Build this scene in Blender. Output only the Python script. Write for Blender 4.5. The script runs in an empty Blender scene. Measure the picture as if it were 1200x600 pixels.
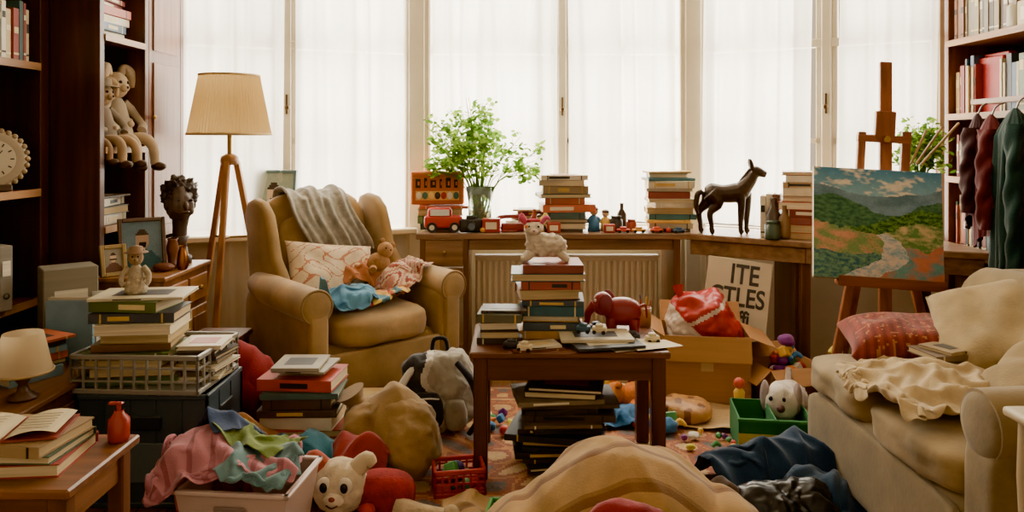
import bpy, bmesh, math, random
import numpy as np
from mathutils import Vector, Matrix, Euler, noise
sc=bpy.context.scene
def C(h):
    h=h.lstrip('#'); o=[]
    for i in (0,2,4):
        v=int(h[i:i+2],16)/255; o.append(v/12.92 if v<=.04045 else ((v+.055)/1.055)**2.4)
    return tuple(o)
MATS={}
KN={ # rough, metallic, noise scale xyz, amount, bump scale, bump strength
'paint':(.5,0,(5,5,5),.10,0,0),'fabric':(.95,0,(14,14,14),.25,160,.35),'velvet':(.8,0,(7,7,7),.35,60,.25),
'knit':(.95,0,(30,30,30),.35,90,.8),'fur':(1,0,(30,30,30),.3,70,1.0),
'woodx':(.38,0,(2,30,30),.5,0,0),'woody':(.38,0,(30,2,30),.5,0,0),'woodz':(.38,0,(30,30,2),.5,0,0),
'plastic':(.3,0,(3,3,3),.06,0,0),'metal':(.3,1,(5,5,5),.1,0,0),'bronze':(.35,.6,(12,12,12),.4,40,.3),
'paper':(.75,0,(4,4,150),.25,0,0),'cover':(.42,0,(12,12,12),.18,0,0),'card':(.85,0,(3,3,60),.12,0,0),
'bag':(.3,0,(6,6,6),.2,25,.3),'leather':(.4,0,(8,8,8),.2,60,.3),'canvas':(.7,0,(40,40,40),.15,100,.2)}
def mat(kind):
    if kind in MATS: return MATS[kind]
    m=bpy.data.materials.new(kind+'_surface'); m.use_nodes=True; nt=m.node_tree; N=nt.nodes; L=nt.links
    bs=N['Principled BSDF']; at=N.new('ShaderNodeAttribute'); at.attribute_name='Col'
    if kind=='glass':
        bs.inputs['Transmission Weight'].default_value=.9; bs.inputs['Roughness'].default_value=.03; bs.inputs['Base Color'].default_value=(.8,.92,.8,1)
    elif kind in('leaf','shade'):
        for n in list(N):
            if n.type=='BSDF_PRINCIPLED': N.remove(n)
        d=N.new('ShaderNodeBsdfDiffuse'); t=N.new('ShaderNodeBsdfTranslucent'); mx=N.new('ShaderNodeMixShader'); mx.inputs[0].default_value=.5
        L.new(at.outputs['Color'],d.inputs[0]); L.new(at.outputs['Color'],t.inputs[0]); L.new(d.outputs[0],mx.inputs[1]); L.new(t.outputs[0],mx.inputs[2])
        L.new(mx.outputs[0],N['Material Output'].inputs[0])
    else:
        r,me,ns,am,bsc,bst=KN[kind]
        tc=N.new('ShaderNodeTexCoord'); mp=N.new('ShaderNodeMapping'); mp.inputs['Scale'].default_value=ns
        nz=N.new('ShaderNodeTexNoise'); nz.inputs['Scale'].default_value=1; nz.inputs['Detail'].default_value=4
        L.new(tc.outputs['Object'],mp.inputs[0]); L.new(mp.outputs[0],nz.inputs['Vector'])
        mr=N.new('ShaderNodeMapRange'); mr.inputs[1].default_value=.25; mr.inputs[2].default_value=.75; mr.inputs[3].default_value=1-am; mr.inputs[4].default_value=1+am*.6
        L.new(nz.outputs[0],mr.inputs[0])
        vm=N.new('ShaderNodeVectorMath'); vm.operation='SCALE'; L.new(at.outputs['Color'],vm.inputs[0]); L.new(mr.outputs[0],vm.inputs['Scale'])
        L.new(vm.outputs[0],bs.inputs['Base Color']); bs.inputs['Roughness'].default_value=r; bs.inputs['Metallic'].default_value=me
        if bst:
            n2=N.new('ShaderNodeTexNoise'); n2.inputs['Scale'].default_value=bsc; L.new(tc.outputs['Object'],n2.inputs['Vector'])
            bp=N.new('ShaderNodeBump'); bp.inputs['Strength'].default_value=bst; bp.inputs['Distance'].default_value=.004
            L.new(n2.outputs[0],bp.inputs['Height']); L.new(bp.outputs[0],bs.inputs['Normal'])
        if kind in('velvet','fabric'):
            bs.inputs['Sheen Weight'].default_value=.2
    MATS[kind]=m; return m
def TR(l=(0,0,0),r=(0,0,0),s=None):
    M=Matrix.Translation(l)@Euler([math.radians(a) for a in r]).to_matrix().to_4x4()
    if s: M=M@Matrix.Diagonal((*s,1))
    return M
_bc={}
def bevbox(s,b,seg):
    k=(tuple(round(x,4) for x in s),b,seg)
    if k in _bc: return _bc[k]
    bm=bmesh.new(); bmesh.ops.create_cube(bm,size=1); bmesh.ops.scale(bm,vec=s,verts=bm.verts)
    bb=min(b,min(s)*.45)
    bmesh.ops.bevel(bm,geom=bm.edges[:],offset=bb,segments=seg,affect='EDGES',profile=.5)
    bm.verts.index_update(); r=([tuple(v.co) for v in bm.verts],[[v.index for v in f.verts] for f in bm.faces]); bm.free(); _bc[k]=r; return r
class B:
    def __init__(s): s.V=[];s.F=[];s.Cc=[];s.K=[];s.S=[]; s.M=Matrix()
    def add(s,vs,fs,col,kind='paint',smooth=False,M=None):
        if isinstance(col,str): col=C(col)
        o=len(s.V); MM=s.M@M if M is not None else s.M
        s.V+=[tuple(MM@Vector(v)) for v in vs]; s.F+=[tuple(i+o for i in f) for f in fs]
        s.Cc+= col if isinstance(col,list) else [col]*len(fs)
        s.K+=[kind]*len(fs); s.S+=[smooth]*len(fs)
    def box(s,c,sz,col,kind='paint',rot=(0,0,0),bev=0,seg=1):
        if bev: v,f=bevbox(sz,bev,seg)
        else:
            x,y,z=[a/2 for a in sz]
            v=[(-x,-y,-z),(x,-y,-z),(x,y,-z),(-x,y,-z),(-x,-y,z),(x,-y,z),(x,y,z),(-x,y,z)]
            f=[(0,3,2,1),(4,5,6,7),(0,1,5,4),(1,2,6,5),(2,3,7,6),(3,0,4,7)]
        s.add(v,f,col,kind,seg>1,TR(c,rot))
    def wb(s,x0,x1,y0,y1,z0,z1,col,kind='paint',bev=0,seg=1):
        s.box(((x0+x1)/2,(y0+y1)/2,(z0+z1)/2),(abs(x1-x0),abs(y1-y0),abs(z1-z0)),col,kind,(0,0,0),bev,seg)
    def bar(s,p0,p1,w,t,col,kind='woodz',up=(0,1,0),bev=.003):
        p0=Vector(p0);p1=Vector(p1); d=p1-p0; z=d.normalized(); u=Vector(up); x=u.cross(z)
        if x.length<1e-4: x=Vector((1,0,0))
        x.normalize(); y=z.cross(x)
        M=Matrix((x,y,z)).transposed().to_4x4(); M.translation=(p0+p1)/2
        v,f=bevbox((w,t,d.length),bev,1); s.add(v,f,col,kind,False,M)
    def cyl(s,p0,p1,r0,r1,col,kind='plastic',n=20):
        s.tube([p0,p1],[r0,r1],col,kind,n,1)
    def tube(s,pts,rad,col,kind='fabric',n=12,res=4):
        P=[Vector(p) for p in pts]; 
        if not isinstance(rad,(list,tuple)): rad=[rad]*len(P)
        Q=[];Rr=[]
        if len(P)>2 and res>1:
            for i in range(len(P)-1):
                a=P[max(i-1,0)];b=P[i];c=P[i+1];d=P[min(i+2,len(P)-1)]
                for k in range(res):
                    t=k/res; Q.append(.5*((2*b)+(c-a)*t+(2*a-5*b+4*c-d)*t*t+(3*b-a-3*c+d)*t**3)); Rr.append(rad[i]*(1-t)+rad[i+1]*t)
            Q.append(P[-1]);Rr.append(rad[-1])
        else: Q=P;Rr=list(rad)
        vs=[];fs=[]; prev=None
        for i,q in enumerate(Q):
            t=(Q[min(i+1,len(Q)-1)]-Q[max(i-1,0)]).normalized()
            if prev is None:
                u=Vector((0,0,1)) if abs(t.z)<.9 else Vector((1,0,0)); x=u.cross(t).normalized()
            else: x=(prev-t*prev.dot(t)).normalized()
            prev=x; y=t.cross(x)
            for k in range(n):
                a=2*math.pi*k/n; vs.append(q+(x*math.cos(a)+y*math.sin(a))*Rr[i])
        for i in range(len(Q)-1):
            for k in range(n): fs.append((i*n+k,i*n+(k+1)%n,(i+1)*n+(k+1)%n,(i+1)*n+k))
        s.add(vs,fs,col,kind,True)
        m=len(Q)-1
        s.add([vs[k] for k in range(n)],[tuple(range(n))[::-1]],col,kind,False); s.add([vs[m*n+k] for k in range(n)],[tuple(range(n))],col,kind,False)
    def ell(s,c,r,col,kind='fabric',rot=(0,0,0),nu=16,nv=10):
        vs=[(0,0,-1)];fs=[]
        for j in range(1,nv):
            p=-math.pi/2+math.pi*j/nv
            for i in range(nu):
                a=2*math.pi*i/nu; vs.append((math.cos(p)*math.cos(a),math.cos(p)*math.sin(a),math.sin(p)))
        vs.append((0,0,1)); n=len(vs)
        for i in range(nu):
            fs.append((0,1+(i+1)%nu,1+i)); fs.append((n-1,n-1-nu+i,n-1-nu+(i+1)%nu))
            for j in range(nv-2): a=1+j*nu; fs.append((a+i,a+(i+1)%nu,a+nu+(i+1)%nu,a+nu+i))
        if isinstance(r,(int,float)): r=(r,r,r)
        s.add(vs,fs,col,kind,True,TR(c,rot,r))
    def lathe(s,c,prof,col,kind='plastic',n=24,rot=(0,0,0),colfn=None):
        vs=[];fs=[];cl=[]
        for j,(r,z) in enumerate(prof):
            for i in range(n): a=2*math.pi*i/n; vs.append((r*math.cos(a),r*math.sin(a),z))
        for j in range(len(prof)-1):
            for i in range(n):
                fs.append((j*n+i,j*n+(i+1)%n,(j+1)*n+(i+1)%n,(j+1)*n+i)); cl.append(colfn(i,j) if colfn else (C(col) if isinstance(col,str) else col))
        s.add(vs,fs,cl,kind,True,TR(c,rot))
    def puff(s,c,h,col,kind='fabric',rot=(0,0,0),p=3.5,n=10,amp=0,freq=6,seed=0,zmin=None,colfn=None,ridge=False):
        idx={};vs=[];fs=[]
        def g(q):
            k=tuple(round(a,5) for a in q)
            if k not in idx: idx[k]=len(vs); vs.append(Vector(q))
            return idx[k]
        for ax in range(3):
            for sg in(-1,1):
                for i in range(n):
                    for j in range(n):
                        def pt(a,b):
                            q=[0,0,0];q[ax]=sg;q[(ax+1)%3]=-1+2*a/n;q[(ax+2)%3]=-1+2*b/n;return q
                        f=[g(pt(i,j)),g(pt(i+1,j)),g(pt(i+1,j+1)),g(pt(i,j+1))]
                        fs.append(f if sg>0 else f[::-1])
        out=[]
        for q in vs:
            q=Vector([math.tan(a*math.pi/4) for a in q])
            l=(abs(q.x)**p+abs(q.y)**p+abs(q.z)**p)**(1/p); q=q/l
            w=Vector((q.x*h[0],q.y*h[1],q.z*h[2]))
            if amp:
                nn=noise.fractal(w*freq+Vector((seed*3.1,seed*1.7,seed)),1,2,4)
                if ridge: nn=.6-2.2*abs(nn)
                w=w+w.normalized()*nn*amp
            if zmin is not None and w.z<zmin: w.z=zmin
            out.append(w)
        cl=[colfn(sum((out[i] for i in f),Vector())/4) for f in fs] if colfn else col
        s.add(out,fs,cl,kind,True,TR(c,rot))
    def pillow(s,c,w,h,t,col,kind='fabric',rot=(0,0,0),n=18,colfn=None,seed=0):
        vs=[];fs=[];cl=[]; id={}
        for sd in(1,-1):
            for i in range(n+1):
                for j in range(n+1):
                    if sd==-1 and (i in(0,n) or j in(0,n)): id[(sd,i,j)]=id[(1,i,j)];continue
                    u=-1+2*i/n;v=-1+2*j/n
                    x=u*w/2*(1-.09*(1-v*v)*abs(u)**2);y=v*h/2*(1-.09*(1-u*u)*abs(v)**2)
                    z=sd*t/2*max(0,(1-u**4)*(1-v**4))**.55
                    z+=noise.noise(Vector((x*9+seed,y*9,sd)))*t*.2*(1-u*u)*(1-v*v)
                    id[(sd,i,j)]=len(vs);vs.append((x,y,z))
            for i in range(n):
                for j in range(n):
                    f=(id[(sd,i,j)],id[(sd,i+1,j)],id[(sd,i+1,j+1)],id[(sd,i,j+1)])
                    fs.append(f if sd>0 else f[::-1]); cl.append(colfn(-1+2*(i+.5)/n,-1+2*(j+.5)/n) if colfn else (C(col) if isinstance(col,str) else col))
        s.add(vs,fs,cl,kind,True,TR(c,rot))
    def grid(s,fn,nu,nv,col,kind='fabric',colfn=None,smooth=True,M=None):
        vs=[fn(i/nu,j/nv) for i in range(nu+1) for j in range(nv+1)];fs=[];cl=[]
        c0=C(col) if isinstance(col,str) else col
        for i in range(nu):
            for j in range(nv):
                a=i*(nv+1)+j; fs.append((a,a+nv+1,a+nv+2,a+1)); cl.append(colfn((i+.5)/nu,(j+.5)/nv) if colfn else c0)
        s.add(vs,fs,cl,kind,smooth,M)
    def extr(s,poly,t,col,kind='fabric',M=None,bev=.02,seg=3):
        bm=bmesh.new(); vv=[bm.verts.new((x,y,-t/2)) for x,y in poly]; f=bm.faces.new(vv)
        r=bmesh.ops.extrude_face_region(bm,geom=[f]); bmesh.ops.translate(bm,vec=(0,0,t),verts=[v for v in r['geom'] if isinstance(v,bmesh.types.BMVert)])
        bmesh.ops.recalc_face_normals(bm,faces=bm.faces[:])
        if bev:
            ed=[e for e in bm.edges if abs(e.verts[0].co.z-e.verts[1].co.z)<1e-6]
            bmesh.ops.bevel(bm,geom=ed,offset=bev,segments=seg,affect='EDGES',profile=.5,clamp_overlap=True)
        bm.verts.index_update(); v=[tuple(q.co) for q in bm.verts]; fs=[[q.index for q in g.verts] for g in bm.faces]; bm.free()
        s.add(v,fs,col,kind,seg>1,M)
    def done(s,name,loc=(0,0,0),rz=0,rot=None,solid=0,sub=0,remesh=0,parent=None):
        me=bpy.data.meshes.new(name); me.from_pydata(s.V,[],s.F)
        ks=[];
        for k in s.K:
            if k not in ks: ks.append(k)
        for k in ks: me.materials.append(mat(k))
        d={k:i for i,k in enumerate(ks)}
        me.polygons.foreach_set('material_index',[d[k] for k in s.K]); me.polygons.foreach_set('use_smooth',s.S)
        ca=me.color_attributes.new('Col','FLOAT_COLOR','CORNER'); arr=[]
        for p,c in zip(me.polygons,s.Cc): arr+= [c[0],c[1],c[2],1.0]*p.loop_total
        ca.data.foreach_set('color',arr); me.update()
        ob=bpy.data.objects.new(name,me); sc.collection.objects.link(ob); ob.location=loc
        ob.rotation_euler=[math.radians(a) for a in (rot or (0,0,rz))]
        if remesh:
            me.materials.clear(); me.materials.append(solidcol(name,s.Cc[0]))
            m=ob.modifiers.new('remesh','REMESH'); m.mode='VOXEL'; m.voxel_size=remesh; m.use_smooth_shade=True
            m=ob.modifiers.new('smooth','SMOOTH'); m.iterations=3
        if solid: m=ob.modifiers.new('solid','SOLIDIFY'); m.thickness=solid; m.offset=1
        if sub: m=ob.modifiers.new('sub','SUBSURF'); m.levels=sub; m.render_levels=sub
        if parent: ob.parent=parent
        return ob
def solidcol(name,c):
    m=bpy.data.materials.new(name+'_bronze');m.use_nodes=True;N=m.node_tree.nodes;L=m.node_tree.links;b=N['Principled BSDF'];b.inputs['Metallic'].default_value=.5;b.inputs['Roughness'].default_value=.38
    nz=N.new('ShaderNodeTexNoise');nz.inputs['Scale'].default_value=18;rp=N.new('ShaderNodeValToRGB');rp.color_ramp.elements[0].color=(c[0]*.5,c[1]*.5,c[2]*.5,1);rp.color_ramp.elements[1].color=(c[0]*1.4,c[1]*1.4,c[2]*1.4,1)
    L.new(nz.outputs[0],rp.inputs[0]);L.new(rp.outputs[0],b.inputs['Base Color']);return m
# ---------- cloth (position based) ----------
def folded(H,A,fr,seed):
    rs=np.random.RandomState(seed+100);ds=[(rs.uniform(0,3.14),rs.uniform(0,6.28),rs.uniform(.7,1.5)) for _ in range(4)];w=rs.uniform(0,6.28,4)
    def f(x,y):
        wx=x+.035*np.sin(13*y+w[0])+.02*np.sin(29*y+w[1]);wy=y+.035*np.sin(12*x+w[2])+.02*np.sin(31*x+w[3])
        o=0
        for i,(a,p,k) in enumerate(ds): o=o+(1-np.abs(np.sin(fr*k*.5*(wx*math.cos(a)+wy*math.sin(a))+p)))**2*(1 if i<2 else .5)
        return H(x,y)+A*o*.6
    return f
def cloth(name,w,h,cx,cy,z0,H,sx=.7,sy=.7,rot=0,seed=1,nx=44,ny=40,col='#888888',colfn=None,kind='fabric',steps=45,wr=.04,thick=.004,fold=0,fr=45,fric=.8):
    rs=np.random.RandomState(seed)
    if fold: H=folded(H,fold,fr,seed)
    U,Vv=np.meshgrid(np.linspace(-.5,.5,nx),np.linspace(-.5,.5,ny),indexing='ij')
    def nz(s=1.0,k=7):
        o=np.zeros_like(U)
        for _ in range(k):
            f=rs.uniform(1,5)*2*np.pi;a=rs.uniform(0,6.28);o+=np.sin((U*np.cos(a)+Vv*np.sin(a))*f+rs.uniform(0,6.28))/(f/6)
        return o*s/k
    x=U*w*sx+nz(.12*w);y=Vv*h*sy+nz(.12*h);c,s_=math.cos(math.radians(rot)),math.sin(math.radians(rot))
    P=np.stack([cx+x*c-y*s_,cy+x*s_+y*c,np.zeros_like(x)],-1)
    P[...,2]=H(P[...,0],P[...,1])+z0+np.abs(nz(wr*2.5))
    Q=P.copy(); dx=w/(nx-1);dy=h/(ny-1)
    L=[(1,0,dx,1),(0,1,dy,1),(1,1,math.hypot(dx,dy),.6),(1,-1,math.hypot(dx,dy),.6),(2,0,2*dx,.35),(0,2,2*dy,.35)]
    for it in range(steps):
        v=(P-Q)*.93; Q=P.copy(); P=P+v; P[...,2]-=.0022
        for ps in range(5):
            for ix,iy,l,k in L:
                if iy>=0: sa=(slice(0,nx-ix),slice(0,ny-iy)); sb=(slice(ix,nx),slice(iy,ny))
                else: sa=(slice(0,nx-ix),slice(-iy,ny)); sb=(slice(ix,nx),slice(0,ny+iy))
                d=P[sb]-P[sa]; ln=np.linalg.norm(d,axis=-1,keepdims=True)+1e-9
                e=d*(1-l/ln)*k*.25
                tmp=np.zeros_like(P); tmp[sa]+=e; tmp[sb]-=e; P=P+tmp
            g=H(P[...,0],P[...,1])+.006
            hit=P[...,2]<g
            P[...,2]=np.where(hit,g,P[...,2])
            for q in(0,1): P[...,q]=np.where(hit,P[...,q]*(1-fric)+Q[...,q]*fric,P[...,q])
    g=H(P[...,0],P[...,1])+.004; P[...,2]=np.maximum(P[...,2],g)
    o=Vector((cx,cy,float(P[...,2].min())))
    b=B(); vs=[Vector(P[i,j])-o for i in range(nx) for j in range(ny)];fs=[];cl=[];c0=C(col)
    for i in range(nx-1):
        for j in range(ny-1):
            a=i*ny+j;fs.append((a,a+ny,a+ny+1,a+1));cl.append(colfn(i/nx,j/ny) if colfn else c0)
    b.add(vs,fs,cl,kind,True)
    return b.done(name,loc=o,solid=thick,sub=1)
def flat(z): return lambda x,y: np.zeros_like(x)+z
def domes(base,*ds,pw=.7):
    def H(x,y):
        o=np.zeros_like(x)+base
        for (a,b,rx,ry,hh) in ds:
            q=1-((x-a)/rx)**2-((y-b)/ry)**2
            o=np.maximum(o,base+hh*np.clip(q,0,1)**pw)
        return o
    return H
# ---------- books ----------
PAL=['#8a3a2a','#a04a34','#3a5a50','#46607c','#d0bf96','#dccfae','#7c5836','#4a3a2c','#b5523a','#667a54','#c89a4a','#dcd2ba','#3a3e48','#9c8058','#5a7a86','#80403a','#c0aa80']
DPAL=['#37322c','#4a4038','#5a4e42','#c8bb9c','#2e3036','#6a5a48','#7a6e5c','#42362e']
RPAL=['#9c3226','#b03a2a','#d2c6a8','#7c342a','#c09e6c','#dcd2ba','#445a70','#8c281e','#c8b484']
def book(b,L,W,T,col,M,rng,flip=False):
    old=b.M; b.M=old@M
    if flip: b.M=b.M@TR((0,0,0),(0,0,180))
    k='cover'
    b.box((0,.002,T/2),(L-.010,W-.010,T-.004),rng.choice(['#d0bc90','#dccdab','#c0a97c']),'paper')
    th=min(.003,T*.2)
    b.box((0,0,th/2),(L,W,th),col,k); b.box((0,0,T-th/2),(L,W,th),col,k)
    b.box((0,-W/2+.001,T/2),(L,.004,T),col,k,bev=.0012)
    q=rng.random()
    if q<.7:
        lc=rng.choice(['#d8c48a','#e2d8bc','#20201e','#c8a24a'])
        if q<.4: b.box((rng.uniform(-.05,.05)*L*3,-W/2-.0014,T/2),(L*rng.uniform(.25,.5),.001,T*.45),lc,k)
        for e in(-.36,.36):
            if q>.2: b.box((L*e,-W/2-.0014,T/2),(.006,.001,T*.98),lc,k)
    b.box((0,0,T+.0006),(L*.6,W*.5,.0008),rng.choice(['#c8b07a','#a8503a','#3a3a3a','#c8bc9c']),k)
    b.M=old
def stack(name,loc,H,L,W,pal=PAL,seed=1,tr=(.015,.045),jit=6,rz=0,flipp=.25,off=.015):
    rng=random.Random(seed); b=B(); z=0
    while z<H-.008:
        t=min(rng.uniform(*tr),max(.01,H-z)); l=L*rng.uniform(.72,1.0); w=W*rng.uniform(.8,1)
        book(b,l,w,t,C(rng.choice(pal)),TR((rng.uniform(-off,off),rng.uniform(-off,off),z),(0,0,rng.uniform(-jit,jit))),rng,rng.random()<flipp)
        z+=t+.0014
    return b.done(name,loc=loc,rz=rz),z
def row(name,loc,rz,length,h0,h1,dep,pal=PAL,seed=1,lean=0,tr=(.015,.04)):
    rng=random.Random(seed); b=B(); x=0
    while x<length-.01:
        t=min(rng.uniform(*tr),length-x); h=rng.uniform(h0,h1); c=C(rng.choice(pal)); d=dep*rng.uniform(.85,1)
        b.box((x+t/2,0.002,h/2),(t-.005,d-.006,h-.008),'#d0c09a','paper')
        b.box((x+.0015,0,h/2),(.0025,d,h),c,'cover');b.box((x+t-.0015,0,h/2),(.0025,d,h),c,'cover')
        b.box((x+t/2,-d/2,h/2),(t,.004,h),c,'cover',bev=.0012)
        if rng.random()<.7:
            lc=rng.choice(['#d8c48a','#e2d8bc','#20201e','#e0dccc'])
            b.box((x+t/2,-d/2-.0024,h*rng.uniform(.55,.8)),(t*.75,.001,h*rng.uniform(.08,.2)),lc,'cover')
            b.box((x+t/2,-d/2-.0024,h*.12),(t*.9,.001,.008),lc,'cover')
        x+=t+.0008
    return b.done(name,loc=loc,rz=rz)
# =============== ROOM ===============
def simple_mat(name,fn):
    m=bpy.data.materials.new(name);m.use_nodes=True;fn(m.node_tree,m.node_tree.nodes['Principled BSDF']);return m
def floorm(nt,bs):
    N=nt.nodes;L=nt.links;tc=N.new('ShaderNodeTexCoord');br=N.new('ShaderNodeTexBrick');mp=N.new('ShaderNodeMapping');mp.inputs['Rotation'].default_value=(0,0,math.pi/2)
    L.new(tc.outputs['Object'],mp.inputs[0]);L.new(mp.outputs[0],br.inputs['Vector'])
    br.inputs['Color1'].default_value=(*C('#9a6a40'),1);br.inputs['Color2'].default_value=(*C('#7b5030'),1);br.inputs['Mortar'].default_value=(*C('#2a1a10'),1)
    br.inputs['Scale'].default_value=1;br.inputs['Mortar Size'].default_value=.003;br.inputs['Brick Width'].default_value=1.1;br.inputs['Row Height'].default_value=.11
    nz=N.new('ShaderNodeTexNoise');nz.inputs['Scale'].default_value=4;m2=N.new('ShaderNodeMapping');m2.inputs['Scale'].default_value=(12,1,1)
    L.new(tc.outputs['Object'],m2.inputs[0]);L.new(m2.outputs[0],nz.inputs['Vector'])
    mx=N.new('ShaderNodeMix');mx.data_type='RGBA';mx.blend_type='MULTIPLY';mx.inputs[0].default_value=.5
    L.new(br.outputs[0],mx.inputs[6]);L.new(nz.outputs[0],mx.inputs[7]);L.new(mx.outputs[2],bs.inputs['Base Color']);bs.inputs['Roughness'].default_value=.4
fm=simple_mat('oak_floorboards',floorm)
def slab(name,x0,x1,y0,y1,z0,z1,col,kind='paint'):
    b=B();b.wb(x0,x1,y0,y1,z0,z1,col,kind);return b.done(name)
fl=slab('floor',-2.6,2.9,-.6,5.1,-.08,0,'#7a5030');fl.data.materials.clear();fl.data.materials.append(fm)
slab('ceiling',-2.6,2.9,-.6,5.1,2.9,3.0,'#e8dcc4')
slab('wall_left',-2.52,-2.42,-.6,4.5,0,2.9,'#c9b595')
slab('wall_right',2.72,2.82,-.6,4.3,0,2.9,'#c9b595')
TRIM='#c8bca2'
FAC=[(Vector((-1.92,4.4,0)),Vector((-.6,4.9,0))),(Vector((-.6,4.9,0)),Vector((1.14,4.9,0))),(Vector((1.14,4.9,0)),Vector((2.35,4.2,0)))]
slab('wall_back_corner',-2.52,-1.9,4.4,4.5,0,2.9,'#c9b595')
slab('wall_back_niche',2.34,2.82,4.2,4.3,0,2.9,'#c9b595')
mull=[[.0,.43,.985],[.0,.53,1.],[.03,.575,.99]]
for k,(A,D) in enumerate(FAC):
    ln=(D-A).length;ang=math.degrees(math.atan2((D-A).y,(D-A).x))
    b=B();b.box((ln/2,.06,.36),(ln,.1,.72),'#d0c2a4','paint');b.box((ln/2,.06,2.8),(ln,.1,.2),'#d0c2a4','paint')
    b.done('wall_bay',loc=A,rz=ang)
    b=B()
    for t in mull[k]:
        b.box((ln*min(max(t,.02),.98),.05,1.71),(.055,.06,1.98),TRIM,'paint',bev=.006)
    for t in mull[k][1:2]:
        b.box((ln*t-.045,.07,1.71),(.03,.05,1.9),TRIM,'paint',bev=.004);b.box((ln*t+.045,.07,1.71),(.03,.05,1.9),TRIM,'paint',bev=.004)
        b.box((ln*t,.015,1.52),(.014,.02,.12),'#4a3a26','metal',bev=.004);b.ell((ln*t,-.005,1.5),.016,'#5a452a','metal')
    for z in(.74,1.88,2.66): b.box((ln/2,.05,z),(ln,.05,.05),TRIM,'paint',bev=.005)
    b.box((ln/2,.06,1.3),(ln,.03,.03),TRIM,'paint')
    for q in(.22,.76): b.box((ln*q,.065,1.7),(.02,.02,1.95),TRIM,'paint')
    b.done('window_%d'%(k+1),loc=A,rz=ang)
for k,(x,y) in enumerate([(-.6,4.88),(1.14,4.88)]):
    b=B();b.wb(-.085,.085,-.04,.1,0,2.9,'#d8ccb0','paint',bev=.01);b.wb(-.05,.05,-.055,-.035,.1,2.8,'#dcd0b6','paint',bev=.005)
    b.done('trim_%d'%(k+1),loc=(x,y,0))
b=B();b.box((.7,-.06,.74),(1.36,.14,.035),'#dacfb4','paint',bev=.006);b.done('trim_3',loc=FAC[0][0],rz=math.degrees(math.atan2(.5,1.32)))
# curtains
def curt(nt,bs):
    N=nt.nodes;L=nt.links;N.remove(bs)
    d=N.new('ShaderNodeBsdfDiffuse');d.inputs[0].default_value=(.88,.85,.8,1);t=N.new('ShaderNodeBsdfTranslucent');t.inputs[0].default_value=(.95,.93,.88,1)
    m=N.new('ShaderNodeMixShader');m.inputs[0].default_value=.75;tr=N.new('ShaderNodeBsdfTransparent');m2=N.new('ShaderNodeMixShader')
    tc=N.new('ShaderNodeTexCoord');nz=N.new('ShaderNodeTexNoise');nz.inputs['Scale'].default_value=3;mp=N.new('ShaderNodeMapping');mp.inputs['Scale'].default_value=(3,1,.6)
    L.new(tc.outputs['Object'],mp.inputs[0]);L.new(mp.outputs[0],nz.inputs['Vector'])
    mr=N.new('ShaderNodeMapRange');mr.inputs[3].default_value=.26;mr.inputs[4].default_value=.5;L.new(nz.outputs[0],mr.inputs[0]);L.new(mr.outputs[0],m2.inputs[0])
    L.new(d.outputs[0],m.inputs[1]);L.new(t.outputs[0],m.inputs[2]);L.new(m.outputs[0],m2.inputs[1]);L.new(tr.outputs[0],m2.inputs[2]);L.new(m2.outputs[0],N['Material Output'].inputs[0])
cm=simple_mat('sheer_voile',curt)
def curtain(k,t0,t1,zb,seed):
    A,D=FAC[k];d=(D-A);ln=d.length;ang=math.degrees(math.atan2(d.y,d.x));rng=random.Random(seed);w=(t1-t0)*ln
    ph=[rng.uniform(0,6.28) for _ in range(4)];nf=max(3,w/.15)
    def fn(u,v):
        uu=u+.04*math.sin(u*9+ph[3])+.016*math.sin(v*4+u*17+ph[0])
        a=.018*math.sin(uu*nf*6.28+ph[0])+.014*math.sin(uu*nf*.43*6.28+ph[1]+v*.9)+.004*math.sin(uu*nf*2.3*6.28+ph[2]+v)
        return (t0*ln+u*w+.012*math.sin(v*3+ph[1]), -.06+a, zb+(2.85-zb)*v)
    b=B();b.grid(fn,int(nf*20),16,'#ffffff','paint');o=b.done('sheer_curtain',loc=A,rz=ang);o.data.materials.clear();o.data.materials.append(cm)
curtain(0,.015,.408,.05,1);curtain(0,.455,.93,.05,2);curtain(1,.055,.515,.79,3);curtain(1,.545,.95,.79,4);curtain(2,.075,.53,.79,5);curtain(2,.63,.985,.79,6)
# left shelving
DW='#4a2a1a';DW2='#5a3420'
b=B()
b.wb(-2.41,-2.05,3.34,3.4,0,2.6,DW,'woodz',.003);b.wb(-2.41,-2.05,2.2,2.24,0,2.6,DW,'woodz',.003);b.wb(-2.41,-2.39,2.24,3.34,0,2.6,DW,'woodz')
for z in(.05,.62,1.09,1.635,2.15,2.58):
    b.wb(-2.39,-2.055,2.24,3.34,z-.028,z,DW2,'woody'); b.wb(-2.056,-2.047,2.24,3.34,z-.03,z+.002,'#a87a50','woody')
b.done('bookcase')
b=B();x1=-1.83;x0=-2.41
b.wb(x0,x1,3.41,3.45,0,2.6,DW,'woodz',.003);b.wb(x0,x1,3.83,3.87,0,2.6,'#5e3824','woodz',.003);b.wb(x0,x1,4.24,4.28,0,2.6,'#6a4028','woodz',.003);b.wb(x0,x0+.02,3.45,4.24,0,2.6,DW,'woodz')
for z in(.05,.5,.91,1.27,1.78,2.58):
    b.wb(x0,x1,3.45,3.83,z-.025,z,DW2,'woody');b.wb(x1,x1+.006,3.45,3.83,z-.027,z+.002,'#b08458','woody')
b.wb(x1-.02,x1,3.87,4.24,.8,2.58,'#7a4830','woodz',.004);b.wb(x1,x1+.008,3.91,4.2,.86,1.7,'#8a583c','woodz',.004);b.wb(x1,x1+.008,3.91,4.2,1.76,2.5,'#8a583c','woodz',.004)
b.wb(x1-.02,x1,3.87,4.24,.05,.78,'#7a4830','woodz',.004);b.ell((x1+.015,3.9,1.42),.011,'#c09a50','metal')
b.done('cupboard')
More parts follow.
